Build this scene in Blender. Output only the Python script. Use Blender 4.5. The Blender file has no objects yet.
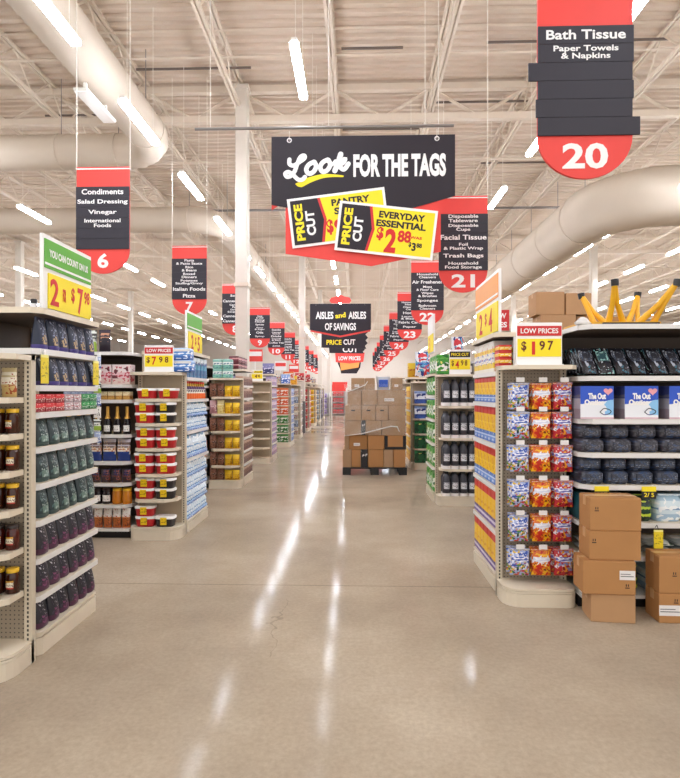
import bpy, bmesh, random
from math import *
from mathutils import Vector

random.seed(11)
S = bpy.context.scene
COL = S.collection
ORD = ['first', 'second', 'third', 'fourth', 'fifth', 'sixth', 'seventh', 'eighth', 'ninth', 'tenth', 'eleventh', 'twelfth',
       'thirteenth', 'fourteenth', 'fifteenth', 'sixteenth', 'seventeenth', 'eighteenth', 'nineteenth', 'twentieth',
       'twenty-first', 'twenty-second', 'twenty-third', 'twenty-fourth', 'twenty-fifth', 'twenty-sixth', 'twenty-seventh', 'twenty-eighth', 'twenty-ninth']
NUM = ['zero', 'one', 'two', 'three', 'four', 'five', 'six', 'seven', 'eight', 'nine', 'ten', 'eleven', 'twelve', 'thirteen', 'fourteen', 'fifteen',
       'sixteen', 'seventeen', 'eighteen', 'nineteen', 'twenty', 'twenty-one', 'twenty-two', 'twenty-three', 'twenty-four', 'twenty-five',
       'twenty-six', 'twenty-seven', 'twenty-eight', 'twenty-nine']

# ------------------------------------------------------------------ colours and materials
def lin(c):
    if isinstance(c, str):
        c = [int(c[i:i + 2], 16) for i in (0, 2, 4)]
    return tuple(((v / 255 + .055) / 1.055) ** 2.4 if v > 10.3 else v / 255 / 12.92 for v in c) + (1,)

class NT:
    def __init__(s, name):
        s.mat = bpy.data.materials.new(name)
        s.mat.use_nodes = True
        s.t = s.mat.node_tree
        s.t.nodes.clear()
        s.out = s.n('ShaderNodeOutputMaterial')
        s.b = s.n('ShaderNodeBsdfPrincipled')
        s.l(s.b.outputs[0], s.out.inputs[0])
    def n(s, k, **p):
        o = s.t.nodes.new(k)
        for a, v in p.items():
            setattr(o, a, v)
        return o
    def l(s, a, b):
        s.t.links.new(a, b)
    def math(s, op, a, b=None, c=None):
        o = s.n('ShaderNodeMath', operation=op)
        for i, v in enumerate((a, b, c)):
            if v is None:
                continue
            if isinstance(v, (int, float)):
                o.inputs[i].default_value = v
            else:
                s.l(v, o.inputs[i])
        return o.outputs[0]
    def mix(s, f, a, b, mode='MIX'):
        o = s.n('ShaderNodeMix', data_type='RGBA', blend_type=mode)
        for i, v in ((0, f), (6, a), (7, b)):
            if isinstance(v, (int, float)):
                o.inputs[i].default_value = v
            elif isinstance(v, tuple):
                o.inputs[i].default_value = v
            else:
                s.l(v, o.inputs[i])
        return o.outputs[2]
    def coord(s, which='Object'):
        return s.n('ShaderNodeTexCoord').outputs[which]
    def noise(s, co, scale, detail=3, rough=.55):
        o = s.n('ShaderNodeTexNoise')
        o.inputs['Scale'].default_value = scale
        o.inputs['Detail'].default_value = detail
        o.inputs['Roughness'].default_value = rough
        s.l(co, o.inputs['Vector'])
        return o
    def ramp(s, f, stops, interp='LINEAR'):
        o = s.n('ShaderNodeValToRGB')
        o.color_ramp.interpolation = interp
        e = o.color_ramp.elements
        while len(e) > 1:
            e.remove(e[-1])
        e[0].position, e[0].color = stops[0][0], stops[0][1]
        for p, c in stops[1:]:
            x = e.new(p)
            x.color = c
        s.l(f, o.inputs[0])
        return o.outputs[0]
    def sep(s, co):
        o = s.n('ShaderNodeSeparateXYZ')
        s.l(co, o.inputs[0])
        return o.outputs

def M(name, col, rough=.5, metal=0, var=.06, vs=6, spec=.5):
    k = NT(name)
    c = lin(col)
    nz = k.noise(k.coord(), vs)
    f = k.math('MULTIPLY_ADD', nz.outputs[0], 2 * var, 1 - var)
    k.l(k.mix(1.0, c, f, 'MULTIPLY'), k.b.inputs['Base Color'])
    k.b.inputs['Roughness'].default_value = rough
    k.b.inputs['Metallic'].default_value = metal
    k.b.inputs['Specular IOR Level'].default_value = spec
    return k.mat

def gfx(name, stops, blobs=(), rough=.4, axis=2, wob=0.0, wscale=3):
    """printed packaging: flat bands along one axis of the piece, with printed blotches (colour, scale, threshold, z0, z1)"""
    k = NT(name)
    co = k.coord('Generated')
    p = k.sep(co)[axis]
    oi = k.n('ShaderNodeObjectInfo')
    add = k.n('ShaderNodeVectorMath', operation='ADD')
    k.l(co, add.inputs[0])
    if wob:
        nz = k.noise(co, wscale, 2)
        p = k.math('ADD', p, k.math('MULTIPLY', k.math('SUBTRACT', nz.outputs[0], .5), wob))
    col = k.ramp(p, [(a, lin(c)) for a, c in stops], 'CONSTANT')
    z = k.sep(co)[2]
    for i, (c, sc, th, z0, z1) in enumerate(blobs):
        m = k.n('ShaderNodeMapping')
        m.inputs['Location'].default_value = (i * 7.3, i * 3.1, i * 5.7)
        m.inputs['Scale'].default_value = (1, .3, 1.25)
        k.l(co, m.inputs[0])
        nz = k.noise(m.outputs[0], sc, 1)
        f = k.math('GREATER_THAN', nz.outputs[0], th)
        f = k.math('MULTIPLY', f, k.math('MULTIPLY', k.math('GREATER_THAN', z, z0), k.math('LESS_THAN', z, z1)))
        col = k.mix(f, col, lin(c))
    k.l(col, k.b.inputs['Base Color'])
    k.b.inputs['Roughness'].default_value = rough
    return k.mat

def emit(name, col, st):
    k = NT(name)
    k.b.inputs['Base Color'].default_value = (.8, .8, .8, 1)
    k.b.inputs['Emission Color'].default_value = lin(col)
    k.b.inputs['Emission Strength'].default_value = st
    return k.mat

def m_dots(name, col, dark, pitch, r, axes=(0, 2)):
    k = NT(name)
    co = k.sep(k.coord())
    fs = []
    for a in axes:
        f = k.math('PINGPONG', k.math('ADD', co[a], 100 * pitch), pitch / 2)
        fs.append(k.math('POWER', k.math('SUBTRACT', pitch / 2, f), 2.0))
    d = fs[0] if len(fs) == 1 else k.math('ADD', fs[0], fs[1])
    f = k.math('LESS_THAN', d, r * r)
    if len(axes) == 1:
        f = k.math('MULTIPLY', f, k.math('LESS_THAN', k.math('ABSOLUTE', co[0]), .0055))
    k.l(k.mix(f, lin(col), lin(dark)), k.b.inputs['Base Color'])
    k.b.inputs['Roughness'].default_value = .5
    return k.mat

def m_floor():
    k = NT('polished_concrete')
    co = k.coord()
    a = k.noise(co, .55, 5, .6)
    b = k.noise(co, 38, 3, .7)
    c1 = k.ramp(a.outputs[0], [(.3, lin('968674')), (.5, lin('ab9b86')), (.7, lin('bdae99'))])
    col = k.mix(1.0, c1, k.math('MULTIPLY_ADD', b.outputs[0], .5, .75), 'MULTIPLY')
    xyz = k.sep(co)
    def line(v, period, off, w):
        f = k.math('PINGPONG', k.math('ADD', v, off + 100 * period), period / 2)
        return k.math('LESS_THAN', f, w)
    j = k.math('MAXIMUM', line(xyz[1], 4.5, -4.4, .005), line(xyz[0], 9.0, 3.2, .004))
    # one hairline crack of its own
    w = k.noise(co, 2.2, 3)
    cr = k.math('ABSOLUTE', k.math('ADD', k.math('ADD', xyz[0], .52), k.math('MULTIPLY', k.math('SUBTRACT', w.outputs[0], .5), .5)))
    cr = k.math('MULTIPLY', k.math('LESS_THAN', cr, .003), k.math('MULTIPLY', k.math('LESS_THAN', xyz[1], 4.1), k.math('GREATER_THAN', xyz[1], 3.2)))
    col = k.mix(k.math('MULTIPLY', k.math('MAXIMUM', j, k.math('MULTIPLY', cr, .5)), .6), col, lin('5b4d41'))
    k.l(col, k.b.inputs['Base Color'])
    r = k.noise(co, 1.3, 4)
    k.l(k.math('MULTIPLY_ADD', r.outputs[0], .08, .07), k.b.inputs['Roughness'])
    k.b.inputs['Specular IOR Level'].default_value = .03
    return k.mat

def m_film():
    k = NT('stretch_film')
    t = k.n('ShaderNodeBsdfTransparent')
    g = k.n('ShaderNodeBsdfGlossy')
    g.inputs['Roughness'].default_value = .25
    g.inputs['Color'].default_value = (.9, .9, .9, 1)
    nz = k.noise(k.coord(), 5, 3)
    mx = k.n('ShaderNodeMixShader')
    k.l(k.math('MULTIPLY', k.math('POWER', nz.outputs[0], 2.4), .45), mx.inputs[0])
    k.l(t.outputs[0], mx.inputs[1])
    k.l(g.outputs[0], mx.inputs[2])
    k.l(mx.outputs[0], k.out.inputs[0])
    return k.mat

# ------------------------------------------------------------------ mesh building
class MB:
    def __init__(s):
        s.v, s.f, s.m, s.sm = [], [], [], []
    def add(s, vs, fs, mi=0, smooth=False):
        o = len(s.v)
        s.v += [tuple(v) for v in vs]
        for f in fs:
            s.f.append([i + o for i in f])
            s.m.append(mi)
            s.sm.append(smooth)
        return s
    def box(s, x0, y0, z0, x1, y1, z1, mi=0, c=0, front=None):
        """front: material of the -Y face; c: chamfer"""
        if c:
            bm = bmesh.new()
            bmesh.ops.create_cube(bm, size=1)
            for v in bm.verts:
                v.co = Vector((x0 if v.co.x < 0 else x1, y0 if v.co.y < 0 else y1, z0 if v.co.z < 0 else z1))
            bmesh.ops.bevel(bm, geom=bm.edges[:], offset=c, segments=1, affect='EDGES')
            bm.verts.index_update()
            s.add([v.co[:] for v in bm.verts], [[v.index for v in f.verts] for f in bm.faces], mi)
            bm.free()
            return s
        vs = [(x, y, z) for z in (z0, z1) for y in (y0, y1) for x in (x0, x1)]
        s.add(vs, [(0, 2, 3, 1), (4, 5, 7, 6), (2, 6, 7, 3), (0, 4, 6, 2), (1, 3, 7, 5)], mi)
        s.add(vs, [(0, 1, 5, 4)], mi if front is None else front)
        return s
    def prism(s, poly, z0, z1, mi=0, cap=None):
        n = len(poly)
        a = sum(poly[i][0] * poly[(i + 1) % n][1] - poly[(i + 1) % n][0] * poly[i][1] for i in range(n))
        if a < 0:
            poly = poly[::-1]
        vs = [(x, y, z0) for x, y in poly] + [(x, y, z1) for x, y in poly]
        s.add(vs, [(i, (i + 1) % n, n + (i + 1) % n, n + i) for i in range(n)], mi)
        s.add(vs, [tuple(range(n))[::-1], tuple(range(n, 2 * n))], mi if cap is None else cap)
        return s
    def plate(s, poly, y0, y1, mi=0):
        """outline in x,z given thickness from y0 to y1"""
        n = len(poly)
        a = sum(poly[i][0] * poly[(i + 1) % n][1] - poly[(i + 1) % n][0] * poly[i][1] for i in range(n))
        if a < 0:
            poly = poly[::-1]
        vs = [(x, y0, z) for x, z in poly] + [(x, y1, z) for x, z in poly]
        s.add(vs, [(n + i, n + (i + 1) % n, (i + 1) % n, i) for i in range(n)], mi)
        s.add(vs, [tuple(range(n)), tuple(range(n, 2 * n))[::-1]], mi)
        return s
    def loft(s, rings, n=12, ex=2.0, a0=0, a1=2 * pi, off=0, mi=0, cap=True, smooth=True, cx=0, cy=0):
        full = a1 - a0 > 6.28
        m = n if full else n + 1
        vs = []
        for z, rx, ry in rings:
            for i in range(m):
                a = a0 + (a1 - a0) * i / n
                c, d = cos(a), sin(a)
                vs.append((cx + (rx + off) * copysign(abs(c) ** (2 / ex), c), cy + (ry + off) * copysign(abs(d) ** (2 / ex), d), z))
        fs = []
        for r in range(len(rings) - 1):
            for i in range(n):
                j = (i + 1) % m
                fs.append((r * m + i, r * m + j, (r + 1) * m + j, (r + 1) * m + i))
        s.add(vs, fs, mi, smooth)
        if full and cap:
            k = (len(rings) - 1) * m
            s.add(vs, [tuple(range(m))[::-1], tuple(range(k, k + m))], mi)
        return s
    def lay(s, h):
        """turn a shape modelled upright onto its back, its face just above height h"""
        s.v = [(x, z, y + h * .98) for x, y, z in s.v]
        s.f = [q[::-1] for q in s.f]
        return s
    def tube(s, path, r, n=8, mi=0, cap=True, smooth=True):
        P = [Vector(p) for p in path]
        R = r if isinstance(r, (list, tuple)) else [r] * len(P)
        vs, up = [], None
        for i, p in enumerate(P):
            d = (P[min(i + 1, len(P) - 1)] - P[max(i - 1, 0)]).normalized()
            if up is None:
                up = Vector((0, 0, 1)) if abs(d.z) < .9 else Vector((0, 1, 0))
            a = d.cross(up).normalized()
            up = a.cross(d).normalized()
            vs += [p + R[i] * (cos(2 * pi * k / n) * a + sin(2 * pi * k / n) * up) for k in range(n)]
        fs = [(r_ * n + k, r_ * n + (k + 1) % n, (r_ + 1) * n + (k + 1) % n, (r_ + 1) * n + k) for r_ in range(len(P) - 1) for k in range(n)]
        s.add(vs, fs, mi, smooth)
        if cap:
            q = (len(P) - 1) * n
            s.add(vs, [tuple(range(n))[::-1], tuple(range(q, q + n))], mi)
        return s
    def ribbon(s, pts, w, y=0, mi=0, closed=False, steps=6):
        """a brush stroke in the x,z plane; w may be a list"""
        n = len(pts)
        W = w if isinstance(w, (list, tuple)) else [w] * n
        P, Q = [], []
        g = (lambda i: i % n) if closed else (lambda i: max(0, min(n - 1, i)))
        for i in range(n if closed else n - 1):
            p0, p1, p2, p3 = (Vector(pts[g(i + k)]) for k in (-1, 0, 1, 2))
            for t in range(steps):
                t /= steps
                P.append(.5 * ((2 * p1) + (p2 - p0) * t + (2 * p0 - 5 * p1 + 4 * p2 - p3) * t * t + (3 * p1 - p0 - 3 * p2 + p3) * t ** 3))
                Q.append(W[g(i)] * (1 - t) + W[g(i + 1)] * t)
        if closed:
            P.append(P[0]); Q.append(Q[0])
        else:
            P.append(Vector(pts[-1])); Q.append(W[-1])
        vs, fs = [], []
        for i, p in enumerate(P):
            a, b = P[max(i - 1, 0)], P[min(i + 1, len(P) - 1)]
            if closed and i in (0, len(P) - 1):
                a, b = P[-2], P[1]
            d = (b - a).normalized()
            nn = Vector((-d.y, d.x)) * Q[i] / 2
            yy = y - .00012 * i
            vs += [(p.x + nn.x, yy, p.y + nn.y), (p.x - nn.x, yy, p.y - nn.y)]
        for i in range(len(P) - 1):
            fs.append((2 * i, 2 * i + 1, 2 * i + 3, 2 * i + 2))
        s.add(vs, fs, mi)
        if not closed:
            for i in (0, len(P) - 1):
                s.add([(P[i].x + Q[i] / 2 * cos(k * pi / 5), y - .00012 * i - .0002, P[i].y + Q[i] / 2 * sin(k * pi / 5)) for k in range(10)], [tuple(range(10))], mi)
        return s

def obj(name, mb, mats, parent=None, loc=(0, 0, 0), rz=0, link=True, label=None):
    me = bpy.data.meshes.new(name)
    me.from_pydata(mb.v, [], mb.f)
    if not isinstance(mats, (list, tuple)):
        mats = [mats]
    for m in mats:
        me.materials.append(m)
    me.polygons.foreach_set('material_index', mb.m)
    me.polygons.foreach_set('use_smooth', mb.sm)
    me.update()
    o = bpy.data.objects.new(name, me)
    o.location = loc
    o.rotation_euler = (0, 0, rz)
    if parent is not None:
        o.parent = parent
    if link:
        COL.objects.link(o)
    if label:
        o['label'] = label
    return o

def tag(o, label, cat, group=None):
    o['label'] = label
    o['category'] = cat
    if group:
        o['group'] = group
    return o

def thing(name, label, cat, loc=(0, 0, 0), rz=0, group=None):
    o = bpy.data.objects.new(name, None)
    o.empty_display_size = .1
    o.location = loc
    o.rotation_euler = (0, 0, rz)
    COL.objects.link(o)
    return tag(o, label, cat, group)

def struct(name, mb, m, loc=(0, 0, 0)):
    o = obj(name, mb, m, loc=loc)
    o['kind'] = 'structure'
    return o

def text(name, s, cx, cz, w, h, mat, parent, y=-.012, bold=.0, ang=0, depth=.0012, link=True, space=1.0, line=1.0):
    cu = bpy.data.curves.new('lettering', 'FONT')
    cu.body = s
    cu.align_x = 'CENTER'
    cu.offset = bold
    cu.extrude = .02
    cu.resolution_u = 3
    cu.space_character = space
    cu.space_line = line
    t = bpy.data.objects.new('lettering', cu)
    COL.objects.link(t)
    bpy.context.view_layer.update()
    me = bpy.data.meshes.new_from_object(t.evaluated_get(bpy.context.evaluated_depsgraph_get()))
    bpy.data.objects.remove(t)
    xs = [v.co.x for v in me.vertices]
    ys = [v.co.y for v in me.vertices]
    x0, x1, y0, y1 = min(xs), max(xs), min(ys), max(ys)
    sx = w / (x1 - x0)
    sy = sx if h is None else h / (y1 - y0)
    if w is None:
        sx = sy
    ca, sa = cos(ang), sin(ang)
    for v in me.vertices:
        a = (v.co.x - (x0 + x1) / 2) * sx
        b = (v.co.y - (y0 + y1) / 2) * sy
        v.co = (cx + a * ca - b * sa, y - (depth if v.co.z > 0 else 0), cz + a * sa + b * ca)
    me.materials.clear()
    me.materials.append(mat)
    me.name = name
    o = bpy.data.objects.new(name, me)
    o.parent = parent
    if link:
        COL.objects.link(o)
    return o

class Proto:
    """one product built once; its copies are linked one by one"""
    def __init__(s, name, mb, mats, group_cat):
        s.cat = group_cat
        s.root = obj(name, mb, mats, link=False)
        s.kids = []
    def part(s, name, mb, mats, label=None):
        o = obj(name, mb, mats, parent=s.root, link=False, label=label)
        s.kids.append(o)
        return s
    def lettering(s, *a, **k):
        s.kids.append(text('lettering', *a, s.root, link=False, **k))
        return s
    def put(s, x, y, z, rz, label, group, sc=1, flat=None):
        r = s.root.copy()
        COL.objects.link(r)
        r.location = (x, y, z + .0015)
        r.rotation_euler = flat if flat else (0, 0, rz)
        if sc != 1:
            r.scale = sc if isinstance(sc, tuple) else (sc, sc, sc)
        tag(r, label, s.cat, group)
        for k in s.kids:
            c = k.copy()
            c.parent = r
            COL.objects.link(c)
        return r
# ------------------------------------------------------------------ materials
m_cream = M('cream_shelf_paint', 'e0d3bd', .45)
m_white = M('white_shelf_rail', 'e2dfdb', .4)
m_back = M('cream_back_panel', 'bcab92', .55)
m_brown = M('brown_canopy_panel', '5a4a3f', .6)
m_peg = m_dots('pegboard_panel', '9c8e7b', '4a4038', .0254, .0042)
m_slot = m_dots('slotted_upright', 'd0c4ae', '3a332c', .0254, .0075, (2,))
m_red = M('sign_red', 'e8443c', .5)
m_red2 = M('tag_red', 'cf2a2b', .5)
m_black = M('sign_black', '2d272e', .5, spec=.3)
m_slat = M('sign_slat', '37343c', .5, spec=.3)
m_wht = M('white_print', 'f6f4f2', .5, var=.02)
m_yel = M('tag_yellow', 'fbe21c', .5, var=.02)
m_ink = M('black_print', '1d1a1c', .5)
m_rink = M('red_print', 'd4221e', .5)
m_drk = M('dark_red_print', '63150f', .5)
m_grn = M('tag_green', '5fae35', .5)
m_org = M('tag_orange', 'f0a050', .5)
m_steel = M('painted_steel', 'dccdba', .5)
m_deck = M('roof_deck_paint', 'd8c7b4', .6, var=.05, vs=1.2)
m_duct = M('duct_paint', 'cfc1af', .7, var=.05, vs=2, spec=.2)
m_wall = M('wall_paint', 'e2d8cd', .7)
m_lamp = emit('led_diffuser', 'ebf2ff', 70)
m_house = M('lamp_housing', 'e8e4dc', .4)
m_off = M('unlit_diffuser', 'fbf8f2', .4)
m_wire = M('hanging_wire', 'e6dfd3', .4)
m_dark = M('dark_conduit', '6f6259', .5)
m_rod = M('grey_rod', '8f8b88', .35, .6)
m_colw = M('column_white', 'd8cfc2', .5)
m_colg = M('column_grey_guard', '6d6a6a', .6)
m_card = M('cardboard', 'b5824f', .75, var=.09, vs=5)
m_card2 = M('cardboard_pale', 'bb9066', .75, var=.09, vs=5)
m_cardd = M('cardboard_dark', 'a47341', .75, var=.09, vs=5)
m_tape = M('packing_tape', 'c99f6c', .3)
m_lab = M('paper_label', 'ece8e6', .6)
m_blk = M('black_plastic', '1c1b1d', .4)
m_film = m_film()
m_fl = m_floor()

# ------------------------------------------------------------------ setting
YB, XW, HC = 62.0, 27.0, 7.6
struct('floor', MB().box(-XW, -3, -.1, XW, YB, 0), m_fl)
struct('wall_back', MB().box(-XW, YB, 0, XW, YB + .2, HC), m_wall)
struct('wall_left', MB().box(-XW - .2, -3, 0, -XW, YB, HC), m_wall)
struct('wall_right', MB().box(XW, -3, 0, XW + .2, YB, HC), m_wall)
# corrugated roof deck: ribs across the store
mb = MB()
prof, y = [], -3.0
while y < YB:
    prof += [(y, HC), (y + .08, HC), (y + .10, HC - .05), (y + .18, HC - .05), (y + .20, HC)]
    y += .20
vs = [(x, a, b) for a, b in prof for x in (-XW, XW)]
mb.add(vs, [(2 * i, 2 * i + 1, 2 * i + 3, 2 * i + 2) for i in range(len(prof) - 1)])
mb.box(-XW, -3, HC + .02, XW, YB, HC + .15)
struct('ceiling', mb, m_deck)

def bar(mb, a, b, r):
    mb.tube([a, b], r, 4, cap=False, smooth=False)
GY = [-.05, 10.64, 21.1, 31.6, 42.1, 52.6]
# open-web roof joists running along the aisles
for i in range(-13, 15):
    x = -.4 + 1.84 * i
    if abs(x) > XW - .3:
        continue
    mb = MB()
    zt, zb = HC - .085, HC - .62
    for dx in (-.035, .035):
        mb.box(x + dx - .022, -2.5, zt - .03, x + dx + .022, YB, zt + .03)
        mb.box(x + dx - .022, -2.2, zb - .03, x + dx + .022, YB, zb + .03)
    y, up = -2.2, True
    lim = 45 if abs(x) < 12 else 30
    while y < lim:
        bar(mb, (x, y, zb if up else zt), (x, y + .55, zt if up else zb), .017)
        y += .55
        up = not up
    struct('roof_joist', mb, m_steel)
for gy in GY:
    mb = MB()
    mb.box(-XW, gy - .06, 6.78, XW, gy + .06, 6.90)
    mb.box(-XW, gy - .06, HC - .24, XW, gy + .06, HC - .12)
    k = -15
    while k < 15:
        x = -.4 + 1.84 * k
        if abs(x) < XW - 2:
            bar(mb, (x, gy, HC - .2), (x + .92, gy, 6.84), .035)
            bar(mb, (x + .92, gy, 6.84), (x + 1.84, gy, HC - .2), .035)
        k += 1
    struct('roof_girder', mb, m_steel)
# cross bracing and sprinkler pipes
for y in (7.3, 12.8, 16.2, 24.2, 28.0, 36.0):
    struct('sprinkler_pipe', MB().tube([(-XW, y, 6.93), (XW, y, 6.93)], .035, 8), m_steel if y != 16.2 else m_rod)
for y in (8.9, 11.8, 13.6, 15.6, 18.6, 23.0, 27.0):
    mb = MB()
    for i in range(-7, 8):
        x = -.4 + 1.84 * i
        bar(mb, (x, y, HC - .60), (x + 1.84, y, HC - .60), .018)
        bar(mb, (x, y + .06, HC - .12), (x + 1.84, y + .06, HC - .12), .016)
    struct('joist_bridging', mb, m_steel)
for i, (x0, x1, y, z) in enumerate([(-.25, .8, 9.4, 7.42), (-4.0, -1.9, 9.9, 7.42), (-.3, 1.4, 12.3, 7.42), (1.6, 3.6, 11.2, 7.42), (-6.6, -4.2, 11.5, 7.42), (2.2, 5.2, 9.3, 7.42), (-2.0, .2, 13.1, 7.42), (-8.5, -5.5, 13.4, 7.42), (3.2, 6.4, 14.2, 7.42), (-1.7, 1.9, 15.0, 7.42), (-12, -8, 9.0, 6.7)]):
    struct('conduit', MB().tube([(x0, y, z), (x1, y, z)], .022, 6), m_dark)
# columns
for (cx, cy) in ((-2.17, 10.45), (-2.05, 20.85), (-2.05, 31.4), (-2.05, 41.9), (8.9, 20.9), (8.9, 10.45), (8.9, 31.4), (-13.0, 12.2), (-13.0, 20.9), (-13.0, 31.4)):
    c = struct('column', MB().box(cx - .115, cy - .115, 0, cx + .115, cy + .115, 7.36, c=.012).box(cx - .14, cy - .14, 7.30, cx + .14, cy + .14, 7.365), m_colw)
    obj('guard', MB().box(cx - .128, cy - .128, 0, cx + .128, cy + .128, 1.2, c=.01), m_colg, parent=c)
    obj('clamp', MB().box(cx - .135, cy - .135, 3.55, cx + .135, cy + .135, 3.62), m_steel, parent=c)

# ------------------------------------------------------------------ ducts
def arc(cx, cy, z, r, a0, a1, n=10):
    return [(cx + r * cos(a0 + (a1 - a0) * i / n), cy + r * sin(a0 + (a1 - a0) * i / n), z) for i in range(n + 1)]

def duct(path, r, label, seams):
    # fine spiral ribs come from many short rings of alternating radius
    P = [Vector(p) for p in path]
    D, R = [], []
    for a, b in zip(P, P[1:]):
        L = (b - a).length
        n = max(1, int(L / .085)) if L > .5 else 1
        for i in range(n):
            D.append(a + (b - a) * i / n)
            R.append(r + 0 * i + (.012 if len(D) % 2 else 0))
    D.append(P[-1]); R.append(r)
    t = thing('air_duct', label, 'duct', (P[0].x, P[0].y, P[0].z))
    off = P[0]
    obj('tube', MB().tube([p - off for p in D], R, 24), m_duct, t)
    for p, d in seams:
        d = Vector(d)
        p = Vector(p) - off
        obj('flange', MB().tube([p - d * .03, p + d * .03], r + .022, 24), m_duct, t)
        obj('strap', MB().tube([p + Vector((0, 0, r)), p + Vector((0, 0, HC - .1 - off.z))], .008, 6), m_rod, t)

pi_ = pi
duct([(-3.65, -2, 6.1), (-3.65, 9.5, 6.1)] + arc(-4.45, 9.5, 6.1, .8, 0, pi_ / 2)[1:] + [(-26, 10.3, 6.1)], .31,
     'large spiral duct overhead that turns off above the condiments sign', [((-3.65, 5.2, 6.1), (0, 1, 0)), ((-3.65, 9.45, 6.1), (0, 1, 0)), ((-4.5, 10.3, 6.1), (1, 0, 0)), ((-5.6, 10.3, 6.1), (1, 0, 0)), ((-8.3, 10.3, 6.1), (1, 0, 0)), ((-11.8, 10.3, 6.1), (1, 0, 0))])
duct([(-26, 14.4, 6.1)] + arc(-4.48, 15.25, 6.1, .85, -pi_ / 2, 0) + [(-3.63, 50, 6.1)], .32,
     'second spiral duct running back above the rows of red signs', [((-4.4, 14.4, 6.1), (1, 0, 0)), ((-6.3, 14.4, 6.1), (1, 0, 0)), ((-9.5, 14.4, 6.1), (1, 0, 0))] + [((-3.63, y, 6.1), (0, 1, 0)) for y in (15.4, 18.6, 22, 25.5)])
duct([(26, 12.0, 5.76)] + arc(6.85, 13.3, 5.76, 1.3, -pi_ / 2, -pi_, 14) + [(5.55, 22, 5.76)], .62,
     'wide pale duct curving away above the upturned yellow stool', [((7.2, 12.0, 5.76), (1, 0, 0)), ((9.6, 12.0, 5.76), (1, 0, 0)), ((12.4, 12.0, 5.76), (1, 0, 0))] + [((5.55, y, 5.76), (0, 1, 0)) for y in (13.5, 15.3, 17.6, 19.8, 21.9)])

# ------------------------------------------------------------------ strip lights
HL = 5.6
lamp = Proto('pendant_light', MB().box(-.036, -.6, .025, .036, .6, .07, c=.008), m_house, 'ceiling light')
lamp.part('diffuser', MB().box(-.052, -.59, -.03, .052, .59, .024, c=.006), m_lamp)
for dy in (-.45, .45):
    lamp.part('cable', MB().tube([(0, dy, .07), (0, dy, HC - HL - .1)], .004, 5), m_wire)
far_lamp = Proto('pendant_light', MB().box(-.036, -.6, .025, .036, .6, .07), m_house, 'ceiling light')
far_lamp.part('diffuser', MB().box(-.052, -.59, -.03, .052, .59, .024), m_lamp)
rows = [(-22, 18.3, 2.6), (-18.5, 17.0, 2.6), (-14.8, 14.2, 2.6), (-11.1, 5.2, 2.6), (-7.35, 1.9, 2.62), (-2.93, .45, 2.32), (-.72, 1.76, 2.6),
        (2.95, .8, 2.7), (6.45, 2.4, 2.7), (9.2, 2.9, 2.6), (11.9, 6.4, 2.6), (15.4, 14.1, 2.6), (19.0, 17.3, 2.6)]
where = ['far beyond the long duct', 'deep over the far aisles', 'over the aisles past the long duct', 'second outside the long duct', 'just outside the long duct',
         'under the long duct', 'over the main aisle', 'behind the bath tissue sign', 'beside the wide duct', 'just outside the wide duct', 'second outside the wide duct',
         'third outside the wide duct', 'far outside the wide duct']
def clear(x, y):
    if x < -3.2 and abs(y - 10.3) < .4 or x < -3.2 and abs(y - 14.4) < .42 or x > 5 and abs(y - 12) < .75:
        return False
    return not (4.9 < x < 7.2 and 11.3 < y < 13.4)
for (x, y0, st), wh in zip(rows, where):
    i = 0
    y = y0
    while y < (61 if abs(x) < 13 else 44):
        yy = y
        for dy in (0, .2, -.2, .4, -.4, .6, -.6, .8, 1.0, 1.25, -1.25):
            if all(clear(x, y + dy + e) for e in (-.45, .45)):
                yy = y + dy
                break
        (lamp if y < 24 else far_lamp).put(x, yy, 5.2 if x == -2.93 else HL, 0, f'white strip light, {ORD[i]} in the row {wh}', 'strip lights under the roof')
        y += st
        i += 1
t = thing('pendant_light', 'unlit pale light panel beside the large spiral duct', 'ceiling light', (-3.70, 7.72, HL))
obj('panel', MB().box(-.10, -.45, 0, .10, .45, .04, c=.008), m_house, t)
obj('diffuser', MB().box(-.09, -.43, -.012, .09, .43, -.0005), m_off, t)
for dy in (-.3, .3):
    obj('bracket', MB().box(-.02, dy - .02, .0405, .02, dy + .02, .178), m_house, t)

# ------------------------------------------------------------------ hanging aisle signs
def aisle_sign(num, x, y, lines, H0=2.88, shifts=(0,) * 6, desc=''):
    t = thing('aisle_sign', f'red and black hanging aisle sign with the number {NUM[num]}{desc}', 'sign', (x, y, H0), group='hanging aisle signs')
    w, h = .30, 1.2
    poly = [(-w, h), (-w, .27)] + [(w * cos(a), .27 + .27 * sin(a)) for a in [pi + pi * i / 20 for i in range(1, 20)]] + [(w, .27), (w, h)]
    obj('board', MB().plate(poly, 0, .02), m_red, t)
    obj('hanger_bar', MB().box(-w - .01, -.006, h - .03, w + .01, .026, h - .018), m_wht, t, label='thin white hanger bar')
    for s in (-1, 1):
        obj('cable', MB().tube([(s * (w + .004), .01, h - .03), (s * (w + .004), .01, HC - .6 - H0)], .005, 5), m_wire, t)
    z = .975
    for k in range(6):
        dx = shifts[k]
        sl = obj('slat', MB().box(-w - .003 + min(dx, 0), -.012, z - .1165, w + .003 + max(dx, 0) - (.008 if dx < 0 else 0), -.001, z - .0005, c=.0015), m_slat, t)
        if k < len(lines) and lines[k]:
            s, ww = lines[k]
            text('lettering', s, 0, z - .058, min(.57, ww * 1.08), .062 if '\n' not in s else .096, m_wht, sl, y=-.0125, bold=.022, depth=.001, line=.95)
        z -= .117
    ns = str(num)
    text('number', ns, 0, .145, (.29 if num != 11 else .2) if len(ns) > 1 else .125, .165, m_wht, t, y=-.0005, bold=.03, depth=.002)

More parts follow.
